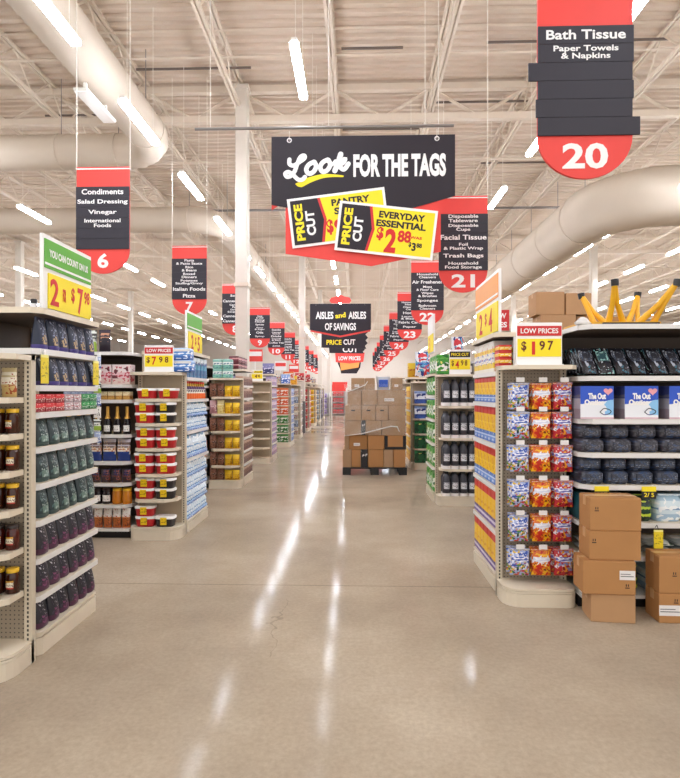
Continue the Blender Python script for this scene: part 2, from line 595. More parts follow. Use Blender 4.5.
L_ = {6: [('Condiments', .44), ('Salad Dressing', .56), ('Vinegar', .3), ('International\nFoods', .38)],
      7: [('Pasta\n& Pasta Sauce', .42), ('Rice\n& Beans', .24), ('Boxed\nDinners', .24), ('Potatoes\nStuffing/Gravy', .44), ('Italian Foods', .52), ('Pizza', .2)],
      8: [('Soup', .2), ('Canned Meals', .54), ('Canned\nFish', .24), ('Dried\nSoup Mix', .32), ('Canned Fruit', .52), ('Canned Beans', .52)],
      9: [('Soup\n& Chili', .2), ('Baking\nNeeds', .26), ('Spices', .24), ('Flour\n& Sugar', .28), ('Oils', .2), ('Syrup', .26)],
      20: [('Bath Tissue', .465), ('Paper Towels\n& Napkins', .38)],
      21: [('Disposable\nTableware', .34), ('Disposable\nCups', .34), ('Facial Tissue', .54), ('Foil\n& Plastic Wrap', .45), ('Trash Bags', .46), ('Household\nFood Storage', .42)],
      22: [('Household\nCleaners', .36), ('Air Freshener', .54), ('Mops\n& Floor Care', .38), ('Wipes\n& Brushes', .32), ('Sponges', .36), ('Bathroom\nCleaners', .3)]}
gen = [('Household\nNeeds', .36), ('Cleaning\nCare', .3), ('Home', .3), ('Laundry\n& Bleach', .4), ('Fabric Care', .5), ('Paper', .3)]
for n, y in zip(range(6, 17), (6.1, 9.43, 12.8, 16.4, 19.8, 23.2, 26.6, 30.0, 33.4, 36.8, 40.2)):
    aisle_sign(n, {6: -2.842, 8: -2.83}.get(n, -2.88), y, L_.get(n, [('Snacks', .3), ('Canned\nGoods', .3), ('Drinks', .34), ('Cereal\n& Bars', .3), ('Coffee Tea', .5), ('Juice', .26)]))
for n, y in zip(range(20, 30), (3.57, 6.87, 10.3, 13.7, 17.1, 20.5, 23.9, 27.3, 30.7, 34.1)):
    aisle_sign(n, {20: 1.468}.get(n, 1.33), y, L_.get(n, gen), H0={20: 2.918, 21: 2.785, 22: 2.80}.get(n, 2.83), shifts=(0, 0, -.06, 0, -.012, .04) if n == 20 else (0,) * 6)

# ------------------------------------------------------------------ big price signs over the main aisle
# "look for the tags": 1 px of the photo is about 1/91.5 m on this sign
t = thing('promotion_sign', 'black and red hanging sign lettered look for the tags, with two yellow price tags', 'sign', (.08, 6.0, 2.93), group='signs over the main aisle')
Z = lambda py: (265.5 - py) / 91.5
X = lambda px: (px - 364) / 91.5
obj('red_backing', MB().plate([(X(286), Z(200)), (X(286), Z(253)), (X(372), Z(266)), (X(441), Z(252)), (X(441), Z(198)), (X(455), Z(193)), (X(455), Z(150)), (X(272), Z(150)), (X(272), Z(209))], .012, .022), m_red, t)
blk = obj('black_panel', MB().plate([(X(272), Z(136)), (X(272), Z(204)), (X(364), Z(222)), (X(455), Z(197)), (X(455), Z(136))], 0, .011), m_black, t)
text('lettering', 'FOR THE TAGS', X(400), Z(166), 92 / 91.5, 23 / 91.5, m_wht, blk, y=-.001, bold=.045)
U = lambda pts: [(X(280 + a / 9.714), Z(140 + b / 9.714)) for a, b in pts]
mb = MB()
mb.ribbon(U([(98, 185), (100, 230), (140, 245), (190, 215), (245, 175), (240, 150), (205, 165), (175, 230), (150, 300), (115, 345), (75, 355), (58, 325), (90, 310), (135, 340), (185, 385), (225, 385), (250, 360)]), .046, y=-.002)
mb.ribbon(U([(330, 215), (285, 240), (262, 285), (285, 325), (330, 310), (358, 260), (345, 220)]), .05, y=-.0024, closed=True)
mb.ribbon(U([(465, 195), (420, 220), (398, 265), (420, 308), (465, 295), (495, 245), (482, 205)]), .05, y=-.0028, closed=True)
mb.ribbon(U([(355, 250), (385, 265), (410, 245)]), .036, y=-.002)
mb.ribbon(U([(490, 235), (515, 240), (545, 205)]), .036, y=-.002)
mb.ribbon(U([(597, 140), (575, 210), (540, 300)]), .058, y=-.0032)
mb.ribbon(U([(558, 265), (610, 215), (640, 185), (620, 225), (585, 240), (605, 280), (635, 285), (672, 235)]), .05, y=-.0036)
obj('script_lettering', mb, m_wht, blk)
obj('swash', MB().ribbon(U([(165, 425), (210, 425), (300, 385), (420, 352), (520, 348), (618, 355)]), [.02, .07, .06, .045, .03, .018], y=-.002), m_yel, blk, label='yellow brush stroke underline')
for px in (290, 437):
    obj('ring', MB().tube([(X(px) + .022 * cos(a), -.004, Z(140) + .022 * sin(a)) for a in [2 * pi * i / 12 for i in range(13)]], .006, 6), m_wht, t)
    obj('cable', MB().tube([(X(px), 0, Z(140)), (X(px), 0, Z(130.6))], .004, 5), m_wire, t)
def price_tag(parent, cx, cz, ang, y, l1, price):
    """a yellow tag in the sign's own plane, tilted by ang"""
    ca, sa = cos(ang), sin(ang)
    R = lambda pts: [(cx + a * ca - b * sa, cz + a * sa + b * ca) for a, b in pts]
    w, h = .535, .27
    g = obj('price_tag', MB().plate(R([(-w, -h), (w, -h), (w, h), (-w, h)]), y - .006, y), m_wht, parent)
    obj('yellow_field', MB().plate(R([(-w + .03, -h + .028), (w - .028, -h + .028), (w - .028, h - .028), (-w + .03, h - .028)]), y - .0075, y - .0061), m_yel, g)
    obj('red_edge', MB().plate(R([(-w + .03, -h + .028), (-.175, -h + .028), (-.125, 0), (-.175, h - .028), (-w + .03, h - .028)]), y - .009, y - .0076), m_red2, g)
    obj('black_field', MB().plate(R([(-w + .03, -h + .028), (-.205, -h + .028), (-.155, 0), (-.205, h - .028), (-w + .03, h - .028)]), y - .0105, y - .0091), m_black, g)
    def tx(s, x, z, w_, h_, m, rot=0, b=.042):
        a, c = R([(x, z)])[0]
        text('lettering', s, a, c, w_, h_, m, g, y=y - .0106 if x < -.2 else y - .0076, ang=ang + rot, bold=b)
    tx('PRICE', -.425, 0, .40, .095, m_yel, pi / 2)
    tx('CUT', -.305, -.02, .27, .10, m_wht, pi / 2)
    tx(l1[0], .155, .17, l1[2], .075, m_ink)
    tx(l1[1], .155, .075, l1[3], .075, m_ink)
    for a in price:
        tx(*a)
price_tag(t, X(339), Z(218), .118, -.003, ('PANTRY', 'STAPLE', .42, .38), [('$', -.10, -.09, .075, .17, m_rink), ('9', 0, -.10, .11, .17, m_rink)])
price_tag(t, X(386.5), Z(231.5), -.118, -.016, ('EVERYDAY', 'ESSENTIAL', .50, .54), [('$', -.06, -.04, .075, .15, m_rink), ('2', .06, -.105, .125, .26, m_rink), ('88', .205, -.045, .145, .13, m_rink), ('$', .275, -.125, .03, .06, m_ink), ('3', .318, -.145, .045, .09, m_ink), ('88', .375, -.125, .06, .05, m_ink), ('WAS', .33, -.045, .13, .03, m_rink)])
t = thing('sign_rod', 'thin grey rod hung level above the look for the tags sign', 'rod', (0, 6.0, 4.44))
obj('rod', MB().tube([(-1.77, 0, 0), (1.06, 0, 0)], .016, 10), m_rod, t)
for x in (-1.6, -.3, .75):
    obj('cable', MB().tube([(x, 0, .016), (x, 0, HC - .6 - 4.44)], .004, 5), m_wire, t)

# "aisles and aisles of savings" and the plates beyond it
def hang(t, w, top, hh=4.05):
    for s in (-1, 1):
        obj('cable', MB().tube([(s * w * .8, .005, top - .03), (s * w * .8, .005, HC - .62 - t.location.z)], .006, 5), m_wire, t)
t = thing('promotion_sign', 'black chevron sign lettered aisles and aisles of savings, farther along the aisle', 'sign', (-.51, 18, 3.4), group='signs over the main aisle')
obj('red_backing', MB().plate([(-.98, .9), (-.98, .13), (0, -.06), (.98, .13), (.98, .9)], .014, .024), m_red, t)
b = obj('black_panel', MB().plate([(-1.0, 1.04), (-1.0, .19), (0, 0), (1.0, .19), (1.0, 1.04)], 0, .013), m_black, t)
text('lettering', 'AISLES', -.52, .66, .58, .24, m_wht, b, y=-.001, bold=.03)
text('lettering', 'AISLES', .55, .66, .58, .24, m_wht, b, y=-.001, bold=.03)
text('lettering', 'and', .0, .66, .34, .17, m_yel, b, y=-.001, bold=.03, ang=.12)
text('lettering', 'OF SAVINGS', 0, .29, 1.02, .24, m_wht, b, y=-.001, bold=.03)
obj('topper', MB().plate([(-.30 + .0, 1.06), (-.36, 1.14), (-.30, 1.24), (-.12, 1.28), (0, 1.34), (.12, 1.28), (.30, 1.24), (.36, 1.14), (.30, 1.06)], 0, .02), m_red, t, label='small red scalloped topper')
hang(t, 1, 1.0)
t = thing('promotion_sign', 'black plate with a torn edge lettered price cut, below the savings sign', 'sign', (-.51, 24, 3.4), group='signs over the main aisle')
tear = [(1.0, 1.0), (1.02, .75), (.92, .66), (1.03, .52), (.93, .40), (1.02, .28), (.90, .16), (.96, .03)]
b = obj('black_panel', MB().plate([(-1.0, 1.0)] + tear + [(-1.0, .09)], 0, .02), m_black, t)
text('lettering', 'PRICE', -.45, .32, .66, .22, m_yel, b, y=-.001, bold=.03)
text('lettering', 'CUT', .22, .33, .52, .24, m_wht, b, y=-.001, bold=.03)
hang(t, 1, 1.0)
t = thing('promotion_sign', 'second black price cut plate, mostly behind the first', 'sign', (-.55, 32, 3.76), group='signs over the main aisle')
b = obj('black_panel', MB().plate([(-1.05, .9)] + [(x * 1.0 + .05, z * .9) for x, z in tear] + [(-1.0, .06)], 0, .02), m_black, t)
text('lettering', 'CUT', .22, .27, .9, .34, m_wht, b, y=-.001, bold=.03)
hang(t, 1, .9)
t = thing('promotion_sign', 'small red plate with white lettering in the line of aisle signs', 'sign', (-.47, 40, 3.62), group='signs over the main aisle')
b = obj('red_panel', MB().plate([(-1.05, .85), (-1.0, .1), (.0, 0), (1.0, .12), (1.1, .8)], 0, .02), m_red, t)
text('lettering', 'LOW PRICES', 0, .38, 1.6, .3, m_wht, b, y=-.001, bold=.03)
hang(t, 1, .8)
t = thing('promotion_sign', 'yellow plate with black edge, farthest in the line of aisle signs', 'sign', (-.55, 46, 3.1), group='signs over the main aisle')
obj('black_panel', MB().plate([(-.9, 1.2), (-1.0, .9), (-.75, .3), (-.7, 0), (.6, 0), (.9, .5), (1.0, 1.2)], 0, .02), m_black, t)
obj('yellow_panel', MB().plate([(-.85, 1.1), (-.7, .25), (.75, .5), (.9, 1.15)], -.02, -.001), m_org, t)
hang(t, 1, 1.1)
# ------------------------------------------------------------------ shelving
def arcp(cx, cy, r, a0, a1, n=5):
    return [(cx + r * cos(a0 + (a1 - a0) * i / n), cy + r * sin(a0 + (a1 - a0) * i / n)) for i in range(n + 1)]

def wing_poly(w, d, r, rc=None):
    """plan of a side rack: front at y=0, rounded front corners; x from 0 (aisle end) to w"""
    return [(0, d)] + [(0, r)] + arcp(r, r, r, pi, 1.5 * pi)[1:] + arcp(w - .06, .06, .06, 1.5 * pi, 2 * pi)[0:] + [(w, d)]

def cham_poly(w, d, c):
    return [(0, d), (0, c), (c, 0), (w - .05, 0), (w, .05), (w, d)]

def wing(side, xin, y0, hs, top, label, back, w=.52, d=.27, hooks=False):
    """a narrow rack on the side of an endcap that faces the camera; side +1 has its aisle end at the low-x side"""
    t = thing('side_rack', label, 'store shelving', (xin, y0, 0), group='side racks facing the entrance')
    fx = lambda p: [(side * a, b) for a, b in p]
    q = lambda a, b: (min(side * a, side * b), max(side * a, side * b))
    obj('base', MB().prism(fx(wing_poly(w, d, .13)), 0, .095, 0).prism(fx([(x if x else 0, y) for x, y in wing_poly(w, d + .0, .12)]), .098, .112, 0).prism(fx(wing_poly(w, d, .13)), .115, .13, 0), m_cream, t)
    a, b = q(.045, w)
    obj('back_panel', MB().box(a, d, .0, b, d + .012, top - .03), back, t)
    for xx in (.0, w - .04):
        a, b = q(xx, xx + .042)
        obj('upright', MB().box(-.021, -.021, 0, .021, .021, top + .0), m_slot, t, loc=((a + b) / 2, d - .005, 0))
    for h in hs:
        obj('shelf', MB().prism(fx(cham_poly(w - .088, d - .03, .11)), h - .032, h, 0, 0), [m_cream, m_white], t, loc=(side * .043, 0, 0))
    obj('top_shelf', MB().prism(fx(cham_poly(w + .01, d + .01, .1)), top - .03, top, 0), m_cream, t)
    return t

def endcap(side, xin, ya, yb, hs, top, label, deep=.5, side_panel=None, rail=None, back=None):
    """shelving at the head of a row that faces the main aisle"""
    yc = (ya + yb) / 2
    t = thing('endcap_shelf', label, 'store shelving', (xin, yc, 0), group='endcap shelves along the main aisle')
    w = (yb - ya) / 2
    fx = lambda p: [(side * a, b) for a, b in p]
    q = lambda a, b: (min(side * a, side * b), max(side * a, side * b))
    poly = lambda e, c: [(e, -w + c), (e + c, -w), (deep, -w), (deep, w), (e + c, w), (e, w - c)]
    obj('base', MB().prism(fx(poly(.0, .07)), 0, .10).prism(fx(poly(.012, .07)), .102, .115).prism(fx(poly(0, .07)), .117, .132), m_cream, t)
    a, b = q(deep - .02, deep)
    obj('back_panel', MB().box(a, -w + .01, .132, b, w - .01, top - .03), back or m_back, t)
    for h in hs:
        obj('shelf', MB().prism(fx([(.0, -w + .04), (.03, -w + .01), (deep - .021, -w + .01), (deep - .021, w - .01), (.03, w - .01), (.0, w - .04)]), h - .035, h, 1, 0), [m_cream, rail or m_white], t)
    obj('top_shelf', MB().prism(fx(poly(-.015, .05)), top - .035, top, 0, 1), [m_cream, m_brown], t)
    if side_panel:
        a, b = q(.13, deep - .02)
        obj('side_panel', MB().box(a, -w + .0, side_panel, b, -w + .012, top - .036), m_white, t)
    for yy in (-w + .03, w - .03):
        a, b = q(deep - .055, deep - .0205)
        obj('upright', MB().box(a, yy - .02, .132, b, yy + .02, top - .036), m_cream, t)
    return t

def gondola(x0, x1, yc, hs, top, label, half=.68, canopy=True):
    """double-sided run of shelving at right angles to the main aisle; x0 is the end near the main aisle"""
    t = thing('gondola_shelf', label, 'store shelving', ((x0 + x1) / 2, yc, 0), group='long shelf runs between the aisles')
    ox = (x0 + x1) / 2
    a, b = min(x0, x1) - ox, max(x0, x1) - ox
    obj('base', MB().box(a, -half + .06, 0, b, half - .06, .07, 0).box(a, -half, .08, b, half, .105, 1), [m_blk, m_white], t)
    obj('back_panel', MB().box(a + .01, -.03, .105, b - .01, .03, top - .035), m_brown, t)
    c = .075
    e0, e1 = (c, .0) if x0 < x1 else (.0, c)
    pl = lambda: [(a, -half + e0), (a + e0, -half), (b - e1, -half), (b, -half + e1), (b, half), (a, half)]
    for h in hs:
        f = obj('shelf', MB().prism([(a, -.031), (a, -half + e0), (a + e0, -half), (b - e1, -half), (b, -half + e1), (b, -.031)], h - .035, h, 1, 0), [m_cream, m_white], t)
        obj('shelf', MB().box(a, .031, h - .035, b, half, h, 0), [m_cream], t)
    if canopy:
        obj('canopy', MB().prism(pl(), top - .035, top, 0, 1), [m_white, m_brown], t)
    n = max(2, int(abs(x1 - x0) / 1.22) + 1)
    for i in range(n):
        x = a + .03 + (b - a - .06) * i / (n - 1)
        obj('upright', MB().box(x - .022, -.052, .105, x + .022, -.0305, top - .036), m_slot, t)
    return t

def topper(side, xin, yc, w, z0, hdr, hd_txt, big, label, h=.43, dim=1):
    """framed price sign standing along the outer edge of an endcap, facing the main aisle"""
    t = thing('price_sign', label, 'sign', (xin + side * .03, yc, z0), rz=-side * pi / 2, group='framed price signs on the endcaps')
    hw = w / 2
    obj('frame', MB().box(-hw, 0, 0, hw, .02, h), m_wht, t)
    obj('header', MB().box(-hw + .012, -.006, h * .56, hw - .012, -.0005, h * .94), hdr, t)
    if hd_txt:
        text('lettering', hd_txt, 0, h * .77, w * .8, h * .10, m_wht, t, y=-.0065, bold=.03)
    obj('stripe', MB().box(-hw + .012, -.008, h * .60, hw - .012, -.0062, h * .63), m_wht, t)
    obj('price_card', MB().box(-hw + .05, -.008, h * .03, hw - .015, -.0005, h * .50), m_yel, t)
    for s, x, z, ww, hh, m in big:
        text('lettering', s, x * w, z * h, ww * w, hh * h, m, t, y=-.009, bold=.02)
    return t

def low_price(x, y, z, price, label, w=.31, h=.28, hdr='LOW PRICES', hm=None, tm=None):
    t = thing('price_sign', label, 'sign', (x, y, z), group='price card holders on the racks')
    hw = w / 2
    obj('holder', MB().box(-hw, 0, 0, hw, .012, h, c=.003).box(-hw, -.03, 0, hw, .04, .006), m_wht, t)
    obj('header', MB().box(-hw + .006, -.004, h * .69, hw - .006, -.0005, h * .92), hm or m_red2, t)
    text('lettering', hdr, 0, h * .805, w * .82, h * .12, tm or m_wht, t, y=-.0045, bold=.02)
    obj('price_card', MB().box(-hw + .008, -.004, h * .20, hw - .008, -.0005, h * .62), m_yel, t)
    n = len(price)
    for s, cx, cz, ww, hh in price:
        text('lettering', s, cx * w, cz * h, ww * w, hh * h, m_rink if s == price[1][0] and cx < 0 else m_drk, t, y=-.0045, bold=.02)
    return t
P197 = [('$', -.34, .44, .11, .24), ('1', -.13, .40, .07, .31), ('9', .06, .46, .12, .22), ('7', .24, .46, .12, .22)]
P798 = [('$', -.36, .44, .11, .24), ('7', -.16, .42, .15, .30), ('9', .07, .46, .12, .22), ('8', .27, .46, .12, .22)]
P498 = [('$', -.34, .44, .11, .24), ('4', -.13, .40, .17, .31), ('9', .10, .46, .12, .22), ('8', .28, .46, .12, .22)]

# ---- rows: centre line y, aisle face x
LX, RX = -1.85, 1.08
R1, R2, R3 = 4.66, 8.08, 11.55
L1, L2, L3, L4, L5, L6 = 3.50, 6.40, 9.45, 12.50, 16.1, 18.75

# first row on the left: jars and pouches
JAR_H = [.42, .665, .895, 1.11, 1.316, 1.52]
wing(-1, LX, 2.84, JAR_H, 1.76, 'cream side rack of yellow-lidded jars, nearest the camera', m_peg, d=.27)
PCH_H = [.354, .575, .795, 1.01, 1.225, 1.43, 1.59, 1.806]
endcap(-1, LX, 3.13, 3.93, PCH_H, 2.045, 'cream endcap shelf filled with dark stand-up pouches', back=m_brown)
gondola(LX - .54, -5.2, L1, [.5, .9, 1.3, 1.65], 2.0, 'long shelf run behind the dark pouch endcap', half=.6)
topper(-1, LX, 3.55, .60, 2.047, m_grn, 'YOU CAN COUNT ON US', [('2', -.31, .26, .16, .36, m_rink), ('FOR', -.12, .26, .06, .18, m_rink), ('$', .06, .30, .07, .22, m_rink), ('7', .22, .25, .12, .38, m_rink), ('98', .37, .33, .12, .18, m_rink)], 'framed green and yellow price sign on top of the dark pouch endcap', h=.46)

# second row on the left
TUB_H = [.425, .69, .96, 1.222, 1.48]
wing(-1, LX, 5.68, TUB_H, 1.76, 'cream side rack stacked with red tubs', m_back)
WAT_H = [.81, 1.115, 1.47, 1.715]
endcap(-1, LX, 5.97, 6.90, WAT_H, 2.0, 'cream endcap shelf of pale blue water packs')
WINE_H = [.36, .588, .815, 1.10, 1.468, 1.63]
gondola(LX - .54, -5.2, L2, WINE_H, 1.975, 'dark shelf run with gold-topped bottles and snack bags')
topper(-1, LX, 6.36, .6, 2.002, m_grn, None, [('2', -.2, .26, .14, .36, m_rink), ('$', .02, .30, .08, .22, m_rink), ('5', .22, .25, .14, .38, m_rink)], 'framed green and yellow price sign on top of the water pack endcap', h=.46)
low_price(-2.07, 5.72, 1.76, P798, 'low prices card reading seven ninety-eight above the red tubs')

# third to sixth row on the left
wing(-1, LX, 8.73, [.365, .636, .92, 1.20, 1.474], 1.775, 'cream side rack of brown and yellow bags', m_back)
endcap(-1, LX, 9.02, 9.90, [.35, .57, .79, 1.01, 1.23, 1.45, 1.66], 1.93, 'cream endcap shelf of brown packets beside the brown and yellow bags')
gondola(LX - .54, -5.2, L3, [.5, .9, 1.3, 1.65], 1.975, 'long shelf run behind the brown packet endcap')
wing(-1, LX, 11.78, [.34, .55, .755, .95, 1.15, 1.355, 1.56], 1.79, 'empty cream side rack with bare shelves', m_back)
endcap(-1, LX, 12.07, 12.95, [.4, .66, .92, 1.18, 1.44, 1.7], 1.95, 'cream endcap shelf of pale purple packets beside the empty rack')
gondola(LX - .54, -5.2, L4, [.5, .9, 1.3, 1.65], 1.975, 'long shelf run behind the empty side rack')
G6 = [.40, .66, .92, 1.18, 1.44]
wing(-1, LX, 15.4, G6, 1.79, 'side rack of orange and green cartons', m_back)
endcap(-1, LX, 15.70, 16.55, G6, 1.95, 'endcap shelf of blue packets beside the orange and green cartons')
gondola(LX - .54, -5.2, L5, [.5, .9, 1.3, 1.65], 1.975, 'long shelf run behind the orange and green cartons')
wing(-1, LX, 18.05, G6, 1.79, 'side rack of mixed pale cartons before the grey-footed column', m_back)
endcap(-1, LX, 18.35, 19.2, G6, 1.95, 'endcap shelf of pale packets before the grey-footed column')
gondola(LX - .54, -5.2, L6, [.5, .9, 1.3, 1.65], 1.975, 'long shelf run behind the mixed pale cartons')
FAR = [(22.3, 'red'), (25.6, 'yellow'), (29.0, 'grey-blue'), (32.4, 'violet')]
for y, c in FAR:
    wing(-1, LX, y - .74, G6, 1.79, f'distant side rack of {c} cartons past the grey-footed column', m_back)
    endcap(-1, LX, y - .44, y + .44, G6, 1.95, f'distant endcap shelf of {c} packets past the grey-footed column')
    gondola(LX - .54, -5.2, y, [.5, .9, 1.3, 1.65], 1.975, f'distant shelf run behind the {c} cartons')

# first row on the right: candy rack, yellow boxes, pet shelves
t = wing(1, RX - .01, 3.99, [], 1.745, 'cream side rack hung with colourful candy bags', m_peg, d=.25)
CANDY_Z = [1.615, 1.40, 1.155, .895, .64, .39]
CANDY_X = [.135, .30, .455]
for r, z in enumerate(CANDY_Z):
    for k, x in enumerate(CANDY_X):
        h = obj('peg_hook', MB().tube([(x, .249, z + .010), (x, .10, z + .010), (x, .085, z + .022)], .003, 6), m_rod, t)
        obj('price_label', MB().box(x - .03, .078, z + .008, x + .03, .081, z + .042), m_lab, h, label='small white price label')
YEL_H = [.47, .81, 1.14, 1.465, 1.71]
endcap(1, RX, 4.26, 5.15, YEL_H, 2.01, 'cream endcap shelf full of tall red and yellow boxes', side_panel=1.75)
PET_H = [.38, .617, .886, 1.115, 1.356, 1.665]
gondola(RX + .53, 5.2, R1, PET_H, 2.035, 'white-fronted shelf run of litter boxes and dark packs', half=.69)
topper(1, RX, 4.72, .82, 2.012, m_org, None, [('2', -.2, .26, .14, .36, m_rink), ('$', .02, .30, .08, .22, m_rink), ('4', .22, .25, .14, .38, m_rink)], 'framed orange and yellow price sign on top of the yellow box endcap', h=.5)
low_price(1.332, 4.04, 1.745, P197, 'low prices card reading one ninety-seven above the candy bags', w=.33, h=.31)

# second row on the right
wing(1, RX + .03, 7.5, [.50, .92, 1.36], 1.79, 'cream side rack of dark bottles with white labels', m_back, w=.55)
endcap(1, RX, 7.79, 8.60, [.48, .82, 1.16, 1.5], 1.81, 'cream endcap shelf of green and white paper packs')
gondola(RX + .61, 5.2, R2, [.5, .9, 1.3, 1.65], 2.0, 'long shelf run behind the dark bottle rack')
topper(1, RX, 8.2, .6, 2.12, m_wht, None, [('3', -.1, .26, .2, .36, m_org)], 'tall pale framed sign above the green and white paper packs', h=.55)
low_price(1.42, 7.56, 1.79, P498, 'price cut card reading four ninety-eight above the dark bottles', w=.29, h=.34, hdr='PRICE CUT', hm=m_black, tm=m_yel)
# third row and beyond
wing(1, RX + .03, 10.98, [.42, .72, 1.02, 1.32], 1.76, 'side rack of blue and green packs behind the cardboard pallet', m_back)
endcap(1, RX, 11.27, 12.1, G6, 1.85, 'endcap shelf of yellow packs beside the cardboard pallet')
gondola(RX + .58, 5.2, R3, [.5, .9, 1.3, 1.65], 1.975, 'long shelf run behind the blue and green packs')
for y, c in ((15.0, 'fourth'), (18.4, 'fifth')):
    wing(1, RX + .03, y - .72, G6, 1.79, f'side rack of the {c} row beyond the cardboard pallet', m_back)
    endcap(1, RX, y - .42, y + .42, G6, 1.95, f'endcap shelf of the {c} row beyond the cardboard pallet')
    gondola(RX + .58, 5.2, y, [.5, .9, 1.3, 1.65], 1.975, f'long shelf run of the {c} row behind the cardboard pallet')
# ------------------------------------------------------------------ products
def o(i):
    return ORD[i]

def pouch_rings(w, d, h):
    return [(0, w * .44, d * .42), (.004, w * .48, d * .47), (h * .12, w * .49, d * .5), (h * .45, w * .485, d * .42), (h * .75, w * .475, d * .26), (h * .92, w * .47, d * .07), (h, w * .47, .002)]

def mk_pouch(name, w, d, h, body, label, cat='pouch', tear=None):
    p = Proto(name, MB().loft(pouch_rings(w, d, h), 14, 2.6), body, cat)
    rr = [r for r in pouch_rings(w, d, h)]
    lb = [(h * .16, w * .40, d * .5)] + [(z, a * .82, b) for z, a, b in rr[3:6]]
    p.part('label', MB().loft(lb, 8, 2.6, 1.18 * pi, 1.82 * pi, .0015), label)
    p.part('top_seal', MB().box(-w * .47, -.003, h * .93, w * .47, .003, h), tear or body)
    return p

def bag_rings(w, d, h):
    return [(0, w * .48, .002), (h * .06, w * .48, .004), (h * .16, w * .46, d * .33), (h * .38, w * .45, d * .5), (h * .62, w * .45, d * .5), (h * .84, w * .46, d * .3), (h * .94, w * .48, .004), (h, w * .48, .002)]

def mk_bag(name, w, d, h, body, label, cat='bag', zc=None):
    p = Proto(name, MB().loft(bag_rings(w, d, h), 14, 2.4), body, cat)
    if label:
        lb = [(h * .30, w * .43, d * .44), (h * .42, w * .45, d * .5), (h * .62, w * .45, d * .5), (h * .74, w * .45, d * .42)]
        p.part('label', MB().loft(lb, 8, 2.4, 1.12 * pi, 1.88 * pi, .0018), label)
    return p

def mk_carton(name, w, d, h, front, side=None, cat='box', c=.003):
    return Proto(name, MB().box(-w / 2, 0, 0, w / 2, d, h, 0, c=c), [front], cat)

# --- first left row: jars
m_honey = M('dark_honey_glass', '3a1608', .08, var=.1)
m_honey2 = M('red_brown_glass', '4a140c', .08, var=.1)
m_ylid = M('yellow_lid', 'e8b820', .35)
m_blid = M('dark_lid', '2b1a14', .35)
m_jlab = gfx('jar_label', [(0, 'b03020'), (.18, 'f3ead2'), (.8, 'd8a030')], [('5a2a14', 5, .56, .25, .8)])
def mk_jar(name, glass, lid):
    p = Proto(name, MB().loft([(0, .033, .033), (.004, .037, .037), (.095, .037, .037), (.112, .032, .032), (.118, .029, .029)], 16), glass, 'jar')
    p.part('lid', MB().loft([(.1165, .032, .032), (.136, .033, .033), (.138, .030, .030)], 16), lid)
    p.part('label', MB().loft([(.03, .037, .037), (.075, .037, .037)], 8, 2, 1.3 * pi, 1.66 * pi, .0008), m_jlab)
    return p
jar = mk_jar('honey_jar', m_honey, m_ylid)
jar2 = mk_jar('honey_jar', m_honey2, m_blid)
G = 'jars on the side rack nearest the camera'
for k, h in enumerate(JAR_H[:5]):
    P = jar2 if k == 1 else jar
    for c in range(3):
        for r in range(2):
            P.put(LX - (.083 if r == 1 else .135) - c * .081, 2.84 + .082 + r * .121, h, random.uniform(-.3, .5),
                  f'{"dark-lidded" if k == 1 else "yellow-lidded"} jar, {o(c)} from the upright, {"front" if r == 0 else "back"} line, {o(4 - k)} jar shelf down', G)
jar.put(LX - .2, 2.95, .13, .2, 'single yellow-lidded jar on the bottom deck of the jar rack', G)
m_dkbag = gfx('dark_snack_bag', [(0, '2a4a9a'), (.22, '2a2624'), (.8, '1a1818')], [('e8e4dc', 4, .58, .3, .95)])
m_palebag = gfx('pale_snack_bag', [(0, 'd0b070'), (.3, 'efe6d2'), (.85, 'c9b78a')], [('a8502a', 5, .6, .1, .8)])
bg1 = mk_bag('snack_bag', .11, .05, .17, m_dkbag, m_dkbag)
bg2 = mk_bag('snack_bag', .09, .05, .165, m_palebag, m_palebag)
bg2.put(LX - .10, 3.04, 1.52, 0, 'pale snack bag on the upper shelf of the jar rack, by the upright', 'snack bags above the jars')
bg1.put(LX - .165, 2.93, 1.52, 0, 'dark snack bag with a blue foot on the upper shelf of the jar rack', 'snack bags above the jars')

# --- first left row: pouches
m_navy = gfx('navy_pouch_film', [(0, '4a3f86'), (.14, '20283f'), (.92, '2c344b')], [('39415c', 3, .6, .3, 1)], rough=.32)
m_navl = gfx('navy_pouch_print', [(0, '2a2c46'), (.5, '232a42')], [('aab0c2', 6, .60, .55, 1), ('b09468', 5, .58, 0, .38), ('8490aa', 9, .6, .3, .7)], rough=.4)
m_teal = gfx('teal_pouch_film', [(0, '3a4e4c'), (.14, '28373a'), (.92, '324448')], [('4a6664', 3, .58, .2, 1)], rough=.32)
m_teall = gfx('teal_pouch_print', [(0, '6a8278'), (.3, '2b4142')], [('aab8b0', 6, .58, 0, .4), ('869694', 8, .58, .4, 1)], rough=.4)
m_plum = gfx('plum_pouch_film', [(0, '4c2640'), (.2, '2a2830'), (.92, '2f2a38')], [('403a4a', 3, .58, .2, 1)], rough=.32)
m_pluml = gfx('plum_pouch_print', [(0, '502844'), (.2, '2a2932')], [('c8c6cc', 7, .63, .35, 1), ('7e4668', 6, .58, 0, .35)], rough=.4)
navy = mk_pouch('stand_up_pouch', .114, .085, .20, m_navy, m_navl)
teal = mk_pouch('stand_up_pouch', .116, .085, .177, m_teal, m_teall)
plum = mk_pouch('stand_up_pouch', .116, .085, .177, m_plum, m_pluml)
G = 'pouches on the dark pouch endcap'
